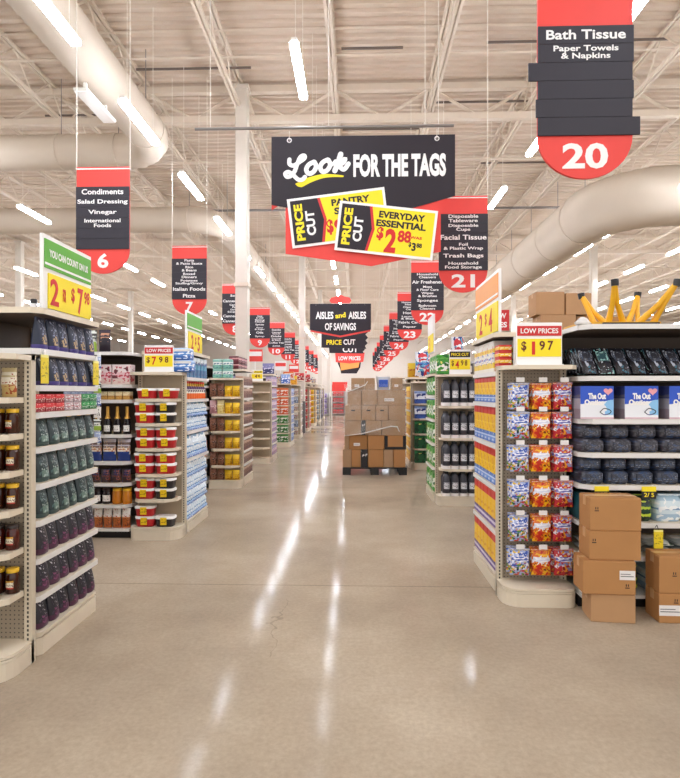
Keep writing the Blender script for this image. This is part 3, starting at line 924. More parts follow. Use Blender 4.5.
for k, h in enumerate([.132] + PCH_H):
    lev = len(PCH_H) - k                         # 0 = top
    if k == 6:
        continue
    P, nm = (navy, 'navy') if k >= 7 else ((teal, 'teal') if k >= 3 else (plum, 'plum-footed'))
    for i in range(6):
        y = 3.272 + i * .119 + random.uniform(-.004, .004)
        P.put(LX - .056 - random.uniform(0, .012), y, h, pi / 2 + random.uniform(-.12, .12), f'{nm} stand-up pouch, {o(i)} from the jar side, {o(lev)} shelf down the pouch endcap', G, sc=(1, 1, .90 if k == 5 else .88) if k in (5, 7) else random.uniform(.95, 1.0))
m_bxr = gfx('red_box_print', [(0, '8e1a22'), (.5, 'd8363c')], [('f2d6cc', 5, .6, .1, .9)])
m_bxp = gfx('grey_pink_box_print', [(0, '9a8a90'), (.5, 'c0a8ac')], [('d23c46', 5, .6, .1, .9), ('f2eeee', 6, .6, .1, .9)])
m_bxg = gfx('green_box_print', [(0, '1f6e3c'), (.5, '2f9a50')], [('e8f2e4', 6, .6, .1, .9)])
for i, (m, nm) in enumerate(((m_bxr, 'red'), (m_bxr, 'red'), (m_bxr, 'red'), (m_bxp, 'grey and pink'), (m_bxp, 'grey and pink'), (m_bxg, 'green'), (m_bxg, 'green'))):
    if i in (0, 3, 5):
        pp = Proto('food_box', MB().box(-.052, 0, 0, .052, .14, .052, c=.002), m, 'box')
    for j in range(2):
        pp.put(LX - .015, 3.195 + i * .11, 1.43 + j * .053, pi / 2, f'{nm} flat box, {o(i)} from the jar side, {"upper" if j else "lower"} layer on the pouch endcap', 'flat boxes between the pouches')
m_ytag = gfx('yellow_shelf_tag', [(0, 'e8cf20'), (.9, 'f8ef90')], [('8a7410', 8, .6, .2, .8)])
for y, nm in ((3.20, 'near'), (3.84, 'far')):
    t = thing('shelf_tag', f'yellow tag hanging over the navy pouches at the {nm} end', 'price tag', (LX + .012, y, 1.60), rz=pi / 2, group='yellow tags on the pouch endcap')
    obj('card', MB().box(-.04, 0, 0, .04, .003, .17), m_ytag, t)
    obj('clip', MB().box(-.008, 0, .17, .008, .006, .20), m_wht, t)
t = thing('spice_bottle', 'little bottle with dark cap and orange foot on the pouch endcap roof', 'bottle', (-2.06, 3.46, 2.045))
obj('body', MB().loft([(0, .022, .022), (.04, .024, .024), (.065, .018, .018)], 14), m_org, t)
obj('sleeve', MB().loft([(.03, .026, .026), (.07, .02, .02)], 14), m_wht, t)
obj('cap', MB().loft([(.068, .02, .02), (.095, .02, .02), (.1, .015, .015)], 14), m_blk, t)

# --- second left row: red tubs
m_tubr = M('red_tub', 'bf1f26', .35)
m_tubb = M('black_tub', '231f24', .35)
m_stk = gfx('yellow_sticker', [(0, 'f0c818'), (.9, 'f4d838')], [('7a5a10', 6, .58, .25, .75)])
def mk_tub(m):
    p = Proto('plastic_tub', MB().loft([(0, .086, .058), (.004, .09, .062), (.088, .102, .07)], 20, 4), m, 'tub')
    p.part('lid', MB().loft([(.082, .106, .074), (.104, .106, .074), (.108, .10, .07)], 20, 4), m_wht)
    p.part('sticker', MB().box(-.034, -.078, .022, .034, -.0755, .10, c=.001), m_stk, 'yellow price sticker')
    return p
tubr, tubb = mk_tub(m_tubr), mk_tub(m_tubb)
G = 'tubs on the red tub rack'
spec = [[('r', 'b'), ('r', '')], [('r', 'b'), ('r', 'b')], [('r', 'r'), ('r', 'r')], [('r', 'r'), ('r', 'r')], [('r', 'b'), ('r', 'b')], [('r', 'r')]]
for k, h in enumerate([.132] + TUB_H):
    for j, pair in enumerate(spec[k]):
        for i, cc in enumerate(pair):
            if cc:
                (tubr if cc == 'r' else tubb).put(LX - .385 + i * .218 + (0 if cc == 'b' else random.uniform(-.008, .012)) + (.03 if k == 5 else 0), 5.68 + .10, h + j * .1085, 0,
                    f'{"red" if cc == "r" else "black"} tub with white lid, {"outer" if i == 0 else "aisle-side"} {"upper" if j else "lower"}, {o(5 - k)} tub shelf down', G)
m_blupk = gfx('blue_tray_print', [(0, '3a6cb8'), (.35, '5f94d8'), (.8, 'a8c8ec')], [('f2f6fa', 4, .57, .1, .9)])
tray = Proto('shrink_pack', MB().box(-.12, 0, 0, .12, .16, .125, c=.012), m_blupk, 'pack')
tray.part('film_flap', MB().box(-.119, -.002, .09, .119, .0, .115), m_white)
tray.put(-1.868, 5.79, 1.762, 0, 'blue shrink-wrapped pack on top of the tub rack, lower one', 'blue packs beside the low prices card')
tray.put(-1.885, 5.79, 1.89, .02, 'blue shrink-wrapped pack on top of the tub rack, upper one', 'blue packs beside the low prices card')

# --- second left row: water endcap
m_wat = gfx('water_bottle_print', [(0, 'b8d0e4'), (.2, '3f78b8'), (.26, 'cfe0ee'), (.5, '6fa0cc'), (.56, 'dbe8f2'), (.88, '88aed0')], [('f0f6fa', 5, .56, 0, 1)], rough=.2)
m_cap = M('white_cap', 'e6eef4', .4)
def bottle_pack(n, dx, h, m, name='water_pack', cat='water pack'):
    """shrink-wrapped block whose front and back bulge over each bottle"""
    r, out = dx / 2, []
    for i in range(n):
        cx = (i - (n - 1) / 2) * dx
        out += [(cx - r * cos(pi * k / 5), r - r * sin(pi * k / 5)) for k in range(5)]
    out += [(n * r, r)]
    for i in range(n)[::-1]:
        cx = (i - (n - 1) / 2) * dx
        out += [(cx + r * cos(pi * k / 5), 3 * r + r * sin(pi * k / 5)) for k in range(5)]
    out += [(-n * r, 3 * r)]
    inn = [(x * .95, 2 * r + (y - 2 * r) * .55) for x, y in out]
    N = len(out)
    mb = MB()
    vs = [(x, y, 0) for x, y in out] + [(x, y, h * .66) for x, y in out] + [(x, y, h) for x, y in inn]
    mb.add(vs, [(q * N + i, q * N + (i + 1) % N, (q + 1) * N + (i + 1) % N, (q + 1) * N + i) for q in range(2) for i in range(N)] + [tuple(range(N))[::-1], tuple(range(2 * N, 3 * N))])
    p = Proto(name, mb, m, cat)
    p.part('tray', MB().box(-n * r - .002, -.003, 0.0005, n * r + .002, 4 * r + .003, h * .17), m_blupk)
    return p
wat = bottle_pack(4, .07, .155, m_wat)
G = 'bottled water on the water endcap'
def water(h, n, lev):
    for j in range(n):
        for i in range(3):
            wat.put(LX - .02, 6.135 + i * .29, h + j * .1575 + .001, pi / 2, f'pale blue bottle pack, {o(i)} from the tub side, {o(j)} layer up, {lev} water shelf', G, sc=(1, 1, 1.55 if lev == 'fourth' else 1))
water(.132, 4, 'bottom')
water(.81, 1, 'fourth')
water(1.115, 2, 'third')
m_spr = gfx('spray_print', [(0, 'e86a20'), (.35, 'e8e0d0'), (.6, '5a3060'), (.8, 'd8a020')], [('402848', 4, .55, .3, .7)])
spr = Proto('sauce_bottle', MB().loft([(0, .03, .03), (.12, .032, .032), (.16, .015, .015), (.19, .012, .012)], 12), m_spr, 'bottle')
spr.part('cap', MB().loft([(.185, .014, .014), (.21, .014, .014)], 10), m_red)
for i in range(9):
    spr.put(LX - .05, 6.06 + i * .09, 1.47, pi / 2, f'orange-footed sauce bottle, {o(i)} from the tub side of the water endcap', 'sauce bottles on the water endcap', sc=.95)
m_tealb = gfx('teal_blue_print', [(0, '2a6a9a'), (.4, '4a98b8'), (.7, 'e2eef2')], [('1f4a86', 3, .55, .1, .8)])
tb = mk_carton('tall_carton', .125, .1, .235, m_tealb, cat='carton')
for i in range(6):
    tb.put(LX - .02, 6.06 + i * .145, 1.715, pi / 2, f'teal and white tall carton, {o(i)} from the tub side, top shelf of the water endcap', 'tall cartons on the water endcap')

# --- second left row: long shelf products (bottles and bags)
gx = lambda i, st, x0=-2.44: x0 - i * st
m_snk = gfx('snack_box_print', [(0, 'b8632c'), (.45, 'd88a50'), (.6, 'e8e2da')], [('7a3a20', 5, .58, .1, .55), ('c04030', 6, .62, .6, 1)])
snk = mk_bag('snack_bag', .095, .05, .21, m_snk, m_snk)
m_choc = gfx('dark_packet_print', [(0, '3a2622'), (.5, '241a20')], [('b05a4a', 5, .58, .2, .9), ('3a3a66', 4, .58, 0, 1)])
choc = mk_bag('dark_packet', .105, .05, .145, m_choc, m_choc, cat='packet')
m_chip = gfx('chip_bag_print', [(0, '26408a'), (.3, 'e8e0d8'), (.7, '6a5048'), (.85, 'c8c0c8')], [('c0703a', 4, .55, .3, .65), ('e8c8a0', 6, .6, .3, .9)])
chip = mk_bag('chip_bag', .15, .07, .235, m_chip, m_chip)
m_jamo = M('orange_preserve', 'c87a20', .15)
m_jamd = M('dark_preserve', '241a1c', .15)
m_wlab = gfx('white_jar_label', [(0, 'f0ece6')], [('2a2426', 6, .6, .2, .9)])
def mk_jam(m, lid):
    p = Proto('preserve_jar', MB().loft([(0, .045, .045), (.006, .05, .05), (.125, .05, .05), (.14, .042, .042)], 16), m, 'jar')
    p.part('lid', MB().loft([(.138, .046, .046), (.163, .046, .046)], 16), lid)
    p.part('label', MB().loft([(.03, .05, .05), (.095, .05, .05)], 8, 2, 1.2 * pi, 1.8 * pi, .001), m_wlab if m is m_jamd else m)
    return p
jamo, jamd = mk_jam(m_jamo, m_ylid), mk_jam(m_jamd, m_blid)
m_wine = M('dark_bottle_glass', '140f14', .08)
m_gold = M('gold_foil', 'd8a850', .3, .6)
wine = Proto('foil_top_bottle', MB().loft([(0, .036, .036), (.005, .04, .04), (.12, .04, .04), (.17, .028, .028), (.2, .017, .017), (.29, .014, .014)], 16), m_wine, 'bottle')
wine.part('foil', MB().loft([(.165, .031, .031), (.2, .0185, .0185), (.293, .0165, .0165)], 16), m_gold, 'gold foil neck')
wine.part('label', MB().loft([(.03, .04, .04), (.095, .04, .04)], 8, 2, 1.2 * pi, 1.8 * pi, .001), m_wlab)
m_sbl = gfx('blue_small_box', [(0, '4a6ab0'), (.5, 'a8b8dc')], [('e8ecf4', 5, .57, .1, .9)])
m_stn = gfx('tan_small_box', [(0, 'c89a50'), (.5, 'e8d8b0')], [('a86a30', 5, .6, .1, .9)])
sbl, stn = mk_carton('small_box', .07, .1, .085, m_sbl), mk_carton('small_box', .07, .1, .085, m_stn)
m_pnk = gfx('pink_carton_print', [(0, 'd8c0b8'), (.3, 'e4bcc0'), (.6, 'e8d8d8')], [('c2485a', 5, .57, .1, .9), ('6a2a34', 3, .64, .3, .9)])
pnk = mk_carton('pink_carton', .19, .14, .21, m_pnk, cat='carton')
GA = 'goods on the gold-topped bottle shelf run'
ya = L2 - .68
for i in range(7):
    snk.put(gx(i, .1), ya + .06, .106, 0, f'orange-footed snack bag, {o(i)} from the tub rack, bottom deck of the bottle run', GA)
    choc.put(gx(i, .112), ya + .06, .588, 0, f'dark chocolate packet, {o(i)} from the tub rack on the bottle run', GA)
for i in range(6):
    P = (jamo, jamo, jamd, jamd, jamo, jamo)[i]
    P.put(gx(i, .106), ya + .08, .36, 0, f'{"orange" if P is jamo else "dark"} preserve jar, {o(i)} from the tub rack on the bottle run', GA)
for i in range(5):
    chip.put(gx(i, .155, -2.47), ya + .07, .815, 0, f'blue-footed chip bag, {o(i)} from the tub rack on the bottle run', GA)
    pnk.put(gx(i, .2, -2.49), ya + .04, 1.63, 0, f'pink and white carton, {o(i)} from the tub rack, top shelf of the bottle run', GA)
for i in range(7):
    wine.put(gx(i, .105), ya + .08, 1.10, 0, f'dark bottle with gold foil neck, {o(i)} from the tub rack', GA)
for i in range(9):
    P = stn if i < 4 else sbl
    P.put(gx(i, .08), ya + .05, 1.468, 0, f'{"tan" if P is stn else "blue"} small box, {o(i)} from the tub rack on the bottle run', GA)
m_dface = gfx('dark_pet_bag', [(0, '2c2430'), (.9, '3a3040')], [('c89070', 2.5, .58, .35, .85)])
mk_bag('pet_treat_bag', .13, .06, .24, m_dface, m_dface).put(-2.70, ya + .12, 1.977, 0, 'dark bag with a tan picture standing on the bottle run roof', None)
m_grw = gfx('green_white_bag', [(0, 'a8c850'), (.4, 'e8ece4'), (.7, '3a3a3a'), (.85, 'e8ece4')], [('4a4a48', 4, .6, .4, 1)])
mk_bag('pet_treat_bag', .09, .05, .235, m_grw, m_grw).put(-2.83, ya + .12, 1.977, 0, 'white and green bag standing on the bottle run roof', None)
t = thing('clip_strip', 'hanging strip of little blue and white packets between the pouches and the gold-topped bottles', 'clip strip', (-2.70, ya - .03, 1.0))
obj('strip', MB().box(-.012, 0, 0, .012, .003, .95), m_wht, t)
obj('mount', MB().box(-.015, .0035, .91, .015, .029, .945), m_wht, t)
for i in range(7):
    obj('packet', MB().loft([(z + .02 + i * .13, a, b) for z, a, b in bag_rings(.085, .03, .115)], 10, 2.4, cy=-.021), (m_sbl, m_grw, m_wlab)[i % 3], t)

# --- third left row: brown and yellow bags
m_brn = gfx('brown_bag_print', [(0, '4a2a1e'), (.7, '6a4030')], [('b89888', 4, .6, .25, .8), ('8a5a44', 3, .55, 0, 1)])
m_pkb = gfx('pinkish_bag_print', [(0, 'b08088'), (.7, 'c8a0a4')], [('e8d8d8', 4, .58, .2, .8)])
m_ybag = gfx('yellow_bag_print', [(0, 'e2b414'), (.8, 'f2cc28')], [('b87a14', 4, .6, .1, .7)])
m_cream2 = gfx('cream_bag_print', [(0, 'e8d890'), (.8, 'f2e8b8')], [('d0b050', 4, .6, .1, .7)])
bbr, bpk, byl, bcr = (mk_bag('sugar_bag', .125, .09, .215, m, m) for m in (m_brn, m_pkb, m_ybag, m_cream2))
G = 'bags on the brown and yellow bag rack'
for k, h in enumerate([.132, .365, .636, .92, 1.20, 1.474]):
    for i in range(4):
        P, nm = (bbr, 'brown') if i < 2 else (byl, 'yellow')
        if k == 4 and i == 0: P, nm = bpk, 'pinkish'
        if k == 4 and i == 1: P, nm = bcr, 'cream'
        P.put(LX - .455 + i * .123, 8.73 + .10, h, 0, f'{nm} bag, {o(i)} from the outer side, {o(5 - k)} shelf of the bag rack', G, sc=(1, 1, (1.0 if i < 2 else .82) * (.9 if k == 0 else 1)))
m_bpk = gfx('brown_packet_print', [(0, '6a3a30'), (.4, '9a6a58'), (.75, 'c8a890')], [('4a2420', 4, .56, .1, .8)])
bpk2 = mk_carton('brown_packet', .135, .12, .15, m_bpk, cat='packet')
G = 'packets on the brown packet endcap'
for k, h in enumerate([.132, .35, .57, .79, 1.01, 1.23, 1.45, 1.66]):
    for i in range(6):
        bpk2.put(LX - .02, 9.09 + i * .145, h, pi / 2, f'brown packet, {o(i)} from the near end, {o(7 - k)} shelf of the brown packet endcap', G)
m_tlw = gfx('teal_white_pack', [(0, '7ab8a8'), (.4, 'e8ece8'), (.7, '8ac0b4')], [('3a6a8a', 4, .58, .1, .6)])
tlw = mk_carton('tissue_pack', .15, .12, .15, m_tlw, cat='pack', c=.012)
for j in range(2):
    for i in range(2):
        tlw.put(-2.235 + i * .16, 8.80, 1.775 + j * .152, 0, f'teal and white pack, {"outer" if i == 0 else "aisle-side"} {"upper" if j else "lower"}, on top of the bag rack', 'packs on top of the bag rack')
m_mar = gfx('maroon_pack', [(0, '6a2430'), (.5, 'c07a80'), (.75, '5a1c26')], [('e8c8c0', 4, .6, .1, .9)])
mar = mk_carton('maroon_pack', .24, .16, .105, m_mar, cat='pack', c=.006)
for j in range(2):
    for i in range(3):
        mar.put(-1.97 + .02, 9.2 + i * .25, 1.932 + j * .107, pi / 2, f'maroon pack, {o(i)} from the near end, {"upper" if j else "lower"} layer on the brown packet endcap roof', 'maroon packs on the endcap roof')

# --- fourth left row: empty rack
m_prp = gfx('pale_purple_print', [(0, '8a7aa8'), (.4, 'd8d0e4'), (.75, 'b0a0c8')], [('e8d0d8', 4, .58, .1, .9), ('c05060', 5, .62, .1, .9)])
prp = mk_carton('purple_packet', .20, .12, .19, m_prp, cat='packet')
for k, h in enumerate([.132, .4, .66, .92, 1.18, 1.44, 1.7]):
    for i in range(4):
        prp.put(LX - .02, 12.19 + i * .215, h, pi / 2, f'pale purple packet, {o(i)} from the near end, {o(6 - k)} shelf beside the empty rack', 'purple packets beside the empty rack')
low_price(-2.14, 11.85, 1.79, [('4', -.1, .42, .2, .3), ('98', .15, .42, .2, .22)], 'plain yellow price card on top of the empty rack', w=.25, h=.24, hm=m_yel, tm=m_ink, hdr='SALE')
m_dpb = gfx('dark_purple_box', [(0, '3a3a6a'), (.5, '8a8ac0')], [('d8d8ec', 4, .58, .1, .9)])
mk_carton('purple_box', .25, .2, .24, m_dpb).put(-1.97, 12.3, 1.952, .1, 'dark purple box on the roof of the endcap beside the empty rack', None)

# --- fifth row and beyond: cartons two to a shelf
def stock_wing(y0, hs, cols, nm, label, n=2, side=-1, xin=LX, w=.2, d=.16, h=.19):
    st = .46 / n
    for k, hh in enumerate(hs):
        m = cols[k % len(cols)]
        P = CACHE.setdefault((m.name, w, h), mk_carton('carton', w, d, h, m, cat='carton'))
        for i in range(n):
            P.put(xin + side * (.06 + st / 2 + i * st), y0 + .045, hh, 0, f'{nm[k % len(nm)]} carton, {o(i)} from the main aisle, {o(len(hs) - 1 - k)} shelf of {label}', f'cartons on {label}')
def stock_end(side, xin, ya, yb, hs, cols, nm, label, n=4, h=.19):
    st = (yb - ya - .06) / n
    for k, hh in enumerate(hs):
        m = cols[k % len(cols)]
        P = CACHE.setdefault((m.name, 'e', round(st, 3), h), mk_carton('packet', st * .94, .14, h, m, cat='packet'))
        for i in range(n):
            P.put(xin + side * .02, ya + .03 + st * (i + .5), hh, -side * pi / 2, f'{nm} packet, {o(i)} from the near end, {o(len(hs) - 1 - k)} shelf of {label}', f'packets on {label}')
CACHE = {}
m_co = gfx('orange_carton', [(0, 'd85a2a'), (.75, 'e87a40')], [('f4ece4', 3, .52, .15, .75)])
m_cg = gfx('green_carton', [(0, '3f7a3a'), (.75, '5a9a50')], [('f0f2e8', 3, .52, .15, .75)])
m_cb = gfx('blue_carton', [(0, '3a62b0'), (.6, '8aa8dc')], [('f0f2f8', 4, .56, .1, .9)])
m_cr = gfx('red_carton', [(0, 'a81c20'), (.6, 'd0343a')], [('3a2020', 4, .6, .1, .9), ('f0dcd4', 5, .62, .1, .9)])
m_cy = gfx('yellow_carton', [(0, 'd89a18'), (.6, 'ecc434')], [('a05a1c', 4, .6, .1, .9)])
m_cgb = gfx('grey_blue_carton', [(0, '6a7a94'), (.6, 'a8b4c4')], [('e8ecf0', 4, .58, .1, .9)])
m_cv = gfx('violet_carton', [(0, '6a5a9a'), (.6, 'b0a4d0')], [('e8d0dc', 4, .58, .1, .9)])
m_cp = gfx('pale_carton', [(0, 'c8b8a0'), (.6, 'e0d8cc')], [('b04a40', 4, .6, .1, .9), ('5a6a9a', 5, .62, .1, .9)])
H6 = [.132] + G6
stock_wing(15.4, H6, [m_cg, m_cg, m_cg, m_co, m_co, m_co], ['green'] * 3 + ['orange'] * 3, 'the orange and green rack', h=.22, w=.21)
stock_end(-1, LX, 15.70, 16.55, H6, [m_cb], 'blue', 'the blue packet endcap', h=.21)
stock_wing(18.05, H6, [m_cp, m_cgb, m_cp], ['pale', 'grey-blue', 'pale'], 'the rack before the grey-footed column', h=.21)
stock_end(-1, LX, 18.35, 19.2, H6, [m_cp], 'pale', 'the pale endcap', h=.2)
fm = {'red': m_cr, 'yellow': m_cy, 'grey-blue': m_cgb, 'violet': m_cv, 'orange': m_co}
for y, c in FAR:
    stock_wing(y - .74, H6, [fm[c]], [c], f'the distant {c} rack', h=.21)
    stock_end(-1, LX, y - .44, y + .44, H6, [fm[c]], c, f'the distant {c} endcap', n=2, h=.2)
# a few packs and cards on the roofs of the distant racks
for i, (x, y, z, m, w, h, nm) in enumerate([(-2.0, 15.5, 1.79, m_cb, .24, .26, 'blue'), (-2.25, 15.5, 1.79, m_cp, .2, .3, 'pale pink'), (-2.0, 16.2, 1.95, m_co, .3, .2, 'orange'), (-2.1, 18.2, 1.79, m_cy, .26, .3, 'yellow'), (-1.95, 18.9, 1.95, m_cr, .3, .25, 'red'), (-2.0, 22.0, 1.95, m_cr, .3, .3, 'small red'), (-2.0, 25.3, 1.95, m_cp, .3, .3, 'small pale')]):
    mk_carton('roof_box', w, .2, h, m).put(x, y, z, 0, f'{nm} box standing on the roof of the {["orange and green rack", "orange and green rack, outer side", "orange and green endcap", "rack before the column", "endcap before the column", "distant red endcap", "distant yellow endcap"][i]}', None)
for i, (x, y, z) in enumerate([(-2.25, 12.2, 2.4), (-2.2, 16.0, 2.35), (-2.15, 19.0, 2.4), (-2.15, 22.3, 2.35)]):
    t = thing('roof_card', f'red and white price card raised over the {["empty rack", "orange and green rack", "rack before the grey-footed column", "distant red rack"][i]}', 'sign', (x, y, z - .45), group='raised price cards')
    obj('pole', MB().tube([(0, .008, 0), (0, .008, .5)], .008, 6), m_wht, t)
    obj('card', MB().box(-.17, -.004, .28, .17, .006, .55), m_wht if i % 2 else m_red, t)
    obj('band', MB().box(-.15, -.008, .40, .15, -.0045, .50), m_red if i % 2 else m_wht, t)

# a few cartons at the open ends of the long runs behind
for side, x0, y0, hs, cols, nm, label in ((-1, LX - .6, L3 - .68, [.106, .5, .9, 1.3, 1.65], [m_cp, m_co, m_cb, m_cp, m_cg], ['pale', 'orange', 'blue', 'pale', 'green'], 'the run behind the brown packets'),
                                          (1, RX + .70, R2 - .68, [.106, .5, .9, 1.3, 1.65], [m_cb, m_cp, m_cgb, m_cp, m_cb], ['blue', 'pale', 'grey-blue', 'pale', 'blue'], 'the run behind the dark bottles'),
                                          (-1, LX - .6, L4 - .68, [.106, .5, .9, 1.3, 1.65], [m_cv, m_cp, m_cr, m_cp, m_cv], ['violet', 'pale', 'red', 'pale', 'violet'], 'the run behind the empty rack')):
    for k, hh in enumerate(hs):
        P = CACHE.setdefault((cols[k].name, .24, .25), mk_carton('carton', .24, .25, .25, cols[k], cat='carton'))
        for i in range(4):
            P.put(x0 + side * (.14 + i * .26), y0 + .05, hh, 0, f'{nm[k]} carton, {o(i)} from the main aisle, {o(4 - k)} shelf of {label}', f'cartons on {label}')
t = thing('roof_card', 'red low prices card raised on a pole behind the yellow box endcap', 'sign', (1.87, 7.5, 2.0), group='raised price cards')
obj('pole', MB().tube([(0, .01, 0), (0, .01, .5)], .008, 6), m_wht, t)
obj('card', MB().box(-.2, -.004, .38, .2, .006, .66), m_red2, t)
text('lettering', 'LOW', .06, .58, .2, .075, m_wht, t, y=-.0045, bold=.03)
text('lettering', 'PRICES', 0, .46, .34, .075, m_wht, t, y=-.0045, bold=.03)
# --- first right row: candy bags on the pegboard
cb = [('a4b2dc', [('2f52b4', 5, .54, .3, .95), ('e4e6f2', 6, .55, .2, .9), ('c83a34', 6.4, .58, 0, .5), ('e8c030', 7, .6, 0, .95), ('4a8a3a', 7.2, .58, 0, .45), ('26264a', 5, .60, 0, .35)]),
      ('e07018', [('f4b820', 5.2, .53, 0, 1), ('c8281c', 5.6, .57, 0, 1), ('e8ecf6', 6.4, .58, .4, .8), ('7a2410', 6, .62, 0, .5)]),
      ('c02a36', [('8c8cc0', 4.6, .53, .2, 1), ('e8e4f0', 6.2, .57, .3, .9), ('e8a028', 7, .6, 0, 1), ('7a1420', 5.2, .58, 0, .4)])]
candy = []
for i, (c, bl) in enumerate(cb):
    m = gfx(f'candy_bag_{i}', [(0, c)], bl, rough=.3)
    ml = gfx(f'candy_logo_{i}', [(0, ('4a62b8', 'd8d8ec', '6a6ab8')[i])], [('f4f4fa', 3.2, .5, 0, 1)], rough=.3)
    p = Proto('candy_bag', MB().loft(bag_rings(.150, .055, .188), 16, 2.4), m, 'candy bag')
    p.part('logo', MB().loft([(.105, .062, .026), (.12, .066, .0275), (.14, .062, .022)], 8, 2.4, 1.14 * pi, 1.86 * pi, .002), ml)
    p.part('header', MB().box(-.072, -.004, .18, .072, .004, .196), m)
    candy.append(p)
CN = ['blue and white', 'orange', 'red and violet']
for r, z in enumerate(CANDY_Z):
    for k, x in enumerate(CANDY_X):
        for b in range(2):
            candy[k].put(RX - .01 + x + random.uniform(-.006, .006), 3.99 + .115 + b * .07, z - .194, random.uniform(-.08, .08), f'{CN[k]} candy bag, {o(r)} row down, {"front" if b == 0 else "behind the front one"} on its peg', 'candy bags on the pegboard', sc=random.uniform(.97, 1.01))
# --- yellow boxes
m_yb = gfx('yellow_box_print', [(0, '4a74c0'), (.06, '6f98d8'), (.16, 'c8d8f0'), (.2, '4f7cc8'), (.30, 'f0c020'), (.52, 'f6d038'), (.56, 'f0c020'), (.8, 'cf2c2c'), (.97, 'e05a4a')], [('e8ecf4', 5, .62, .05, .28), ('d88a18', 5, .62, .35, .75)])
m_yv = gfx('yellow_violet_box_print', [(0, '6a4a9a'), (.08, 'd8d0e8'), (.16, '5a4088'), (.24, 'f0c020'), (.78, 'cf2c2c'), (.97, 'e05a4a')], [('d88a18', 5, .62, .3, .75)])
m_wy = gfx('white_yellow_box_print', [(0, 'ece8e0'), (.12, 'f0d048'), (.3, 'f0ece2'), (.62, 'f0d048'), (.75, 'f0ece2'), (.92, 'e8e2d6')], [('4a6ac0', 5, .6, .25, .65), ('d04a40', 6, .66, .3, .9)])
yb1, yb2, yb3 = mk_carton('tall_box', .115, .16, .285, m_yb), mk_carton('tall_box', .115, .16, .285, m_yv), mk_carton('tall_box', .17, .16, .25, m_wy)
G = 'tall boxes on the yellow box endcap'
for k, h in enumerate([.133] + YEL_H[:4]):
    P = yb2 if k < 2 else yb1
    for i in range(7):
        P.put(RX + .018, 4.325 + i * .125, h, -pi / 2, f'red-topped yellow box with {"violet" if k < 2 else "blue"} foot, {o(i)} from the candy side, {o(5 - k)} endcap shelf down', G, sc=(1, 1, .72 if k == 4 else 1))
for i in range(4):
    yb3.put(RX + .018, 4.52 + i * .178, 1.71, -pi / 2, f'white and yellow box, {o(i)} from the candy side, upper shelf of the yellow box endcap', G)
m_ryp = gfx('red_yellow_pack', [(0, 'c83028'), (.25, 'f0c830'), (.7, 'd84038')], [('f0ece0', 4, .6, .2, .8)])
ryp = mk_carton('noodle_pack', .10, .13, .05, m_ryp, cat='packet')
for j in range(4):
    ryp.put(RX + .074, 4.285, 1.7105 + j * .051, 0, f'red and yellow packet, {o(j)} from the bottom of the pile on the upper endcap shelf', 'little pile of red and yellow packets')

# --- first right row: pet shelves
ys = R1 - .69
m_lit = NT('litter_box_print')
co = m_lit.coord('Generated')
xyz = m_lit.sep(co)
nz = m_lit.noise(co, 4, 2)
edge = m_lit.math('ADD', m_lit.math('MULTIPLY_ADD', xyz[0], .14, .37), m_lit.math('MULTIPLY', nz.outputs[0], .16))
f = m_lit.math('GREATER_THAN', xyz[2], edge)
f2 = m_lit.math('MULTIPLY', m_lit.math('GREATER_THAN', xyz[2], .12), m_lit.math('GREATER_THAN', m_lit.math('ADD', xyz[0], m_lit.math('MULTIPLY', nz.outputs[0], .5)), 1.02))
c = m_lit.mix(f2, lin('eceef4'), lin('8cc4ee'))
c = m_lit.mix(f, c, lin('1f50c4'))
c = m_lit.mix(m_lit.math('LESS_THAN', xyz[2], .05), c, lin('d8b8c4'))
m_lit.l(c, m_lit.b.inputs['Base Color'])
m_lit.b.inputs['Roughness'].default_value = .35
m_lits = gfx('litter_box_side', [(0, '9a8c98'), (.3, 'b4b2c0'), (.62, '3a4482')], [('6a6a80', 4, .58, 0, 1)])
lit = Proto('litter_box', MB().box(-.118, 0, 0, .118, .30, .235, 1, front=0), [m_lit.mat, m_lits], 'litter box')
lit.lettering('The Out', .0, .163, .125, .045, m_wht, y=-.001, bold=.05)
lit.lettering('Ovation', -.02, .119, .14, .042, m_wht, y=-.001, bold=.05)
m_hrt = M('pink_badge', 'eaa0a8', .4)
lit.part('badge', MB().plate([(.078 + .034 * 16 * sin(a) ** 3 / 17, .197 + .030 * (13 * cos(a) - 5 * cos(2 * a) - 2 * cos(3 * a) - cos(4 * a)) / 17) for a in [2 * pi * i / 24 for i in range(24)]], -.002, -.0005), m_hrt, 'pink heart badge')
lit.part('dish', MB().ribbon([(.02, .05), (.05, .03), (.09, .04), (.095, .06), (.05, .075), (.02, .05)], .006, y=-.001), m_navy, 'dark outline of a dish')
for i in range(5):
    lit.put(1.727 + i * .311 + random.uniform(-.004, .004), ys + .02, 1.356, random.uniform(-.03, .03), f'blue and white litter box, {o(i)} from the candy rack', 'litter boxes on the pet shelves')
m_bp = gfx('black_packet_print', [(0, '1c1c22'), (.5, '26262e')], [('a8acb8', 7, .66, 0, 1), ('3c6a7c', 4, .66, 0, 1)], rough=.25, axis=0)
m_bpt = gfx('black_packet_teal_print', [(0, '1c1c22'), (.5, '26262e')], [('7ab4b0', 4, .60, 0, 1), ('c8ccd0', 7, .66, 0, 1)], rough=.25, axis=0)
m_glab = gfx('dark_packet_label', [(0, '2a2a32')], [('b8bcc6', 7, .60, 0, 1), ('4a5a78', 6, .6, 0, 1)])
m_tlab = gfx('teal_packet_label', [(0, '2a4a50')], [('a8d4cc', 5, .54, 0, 1)])
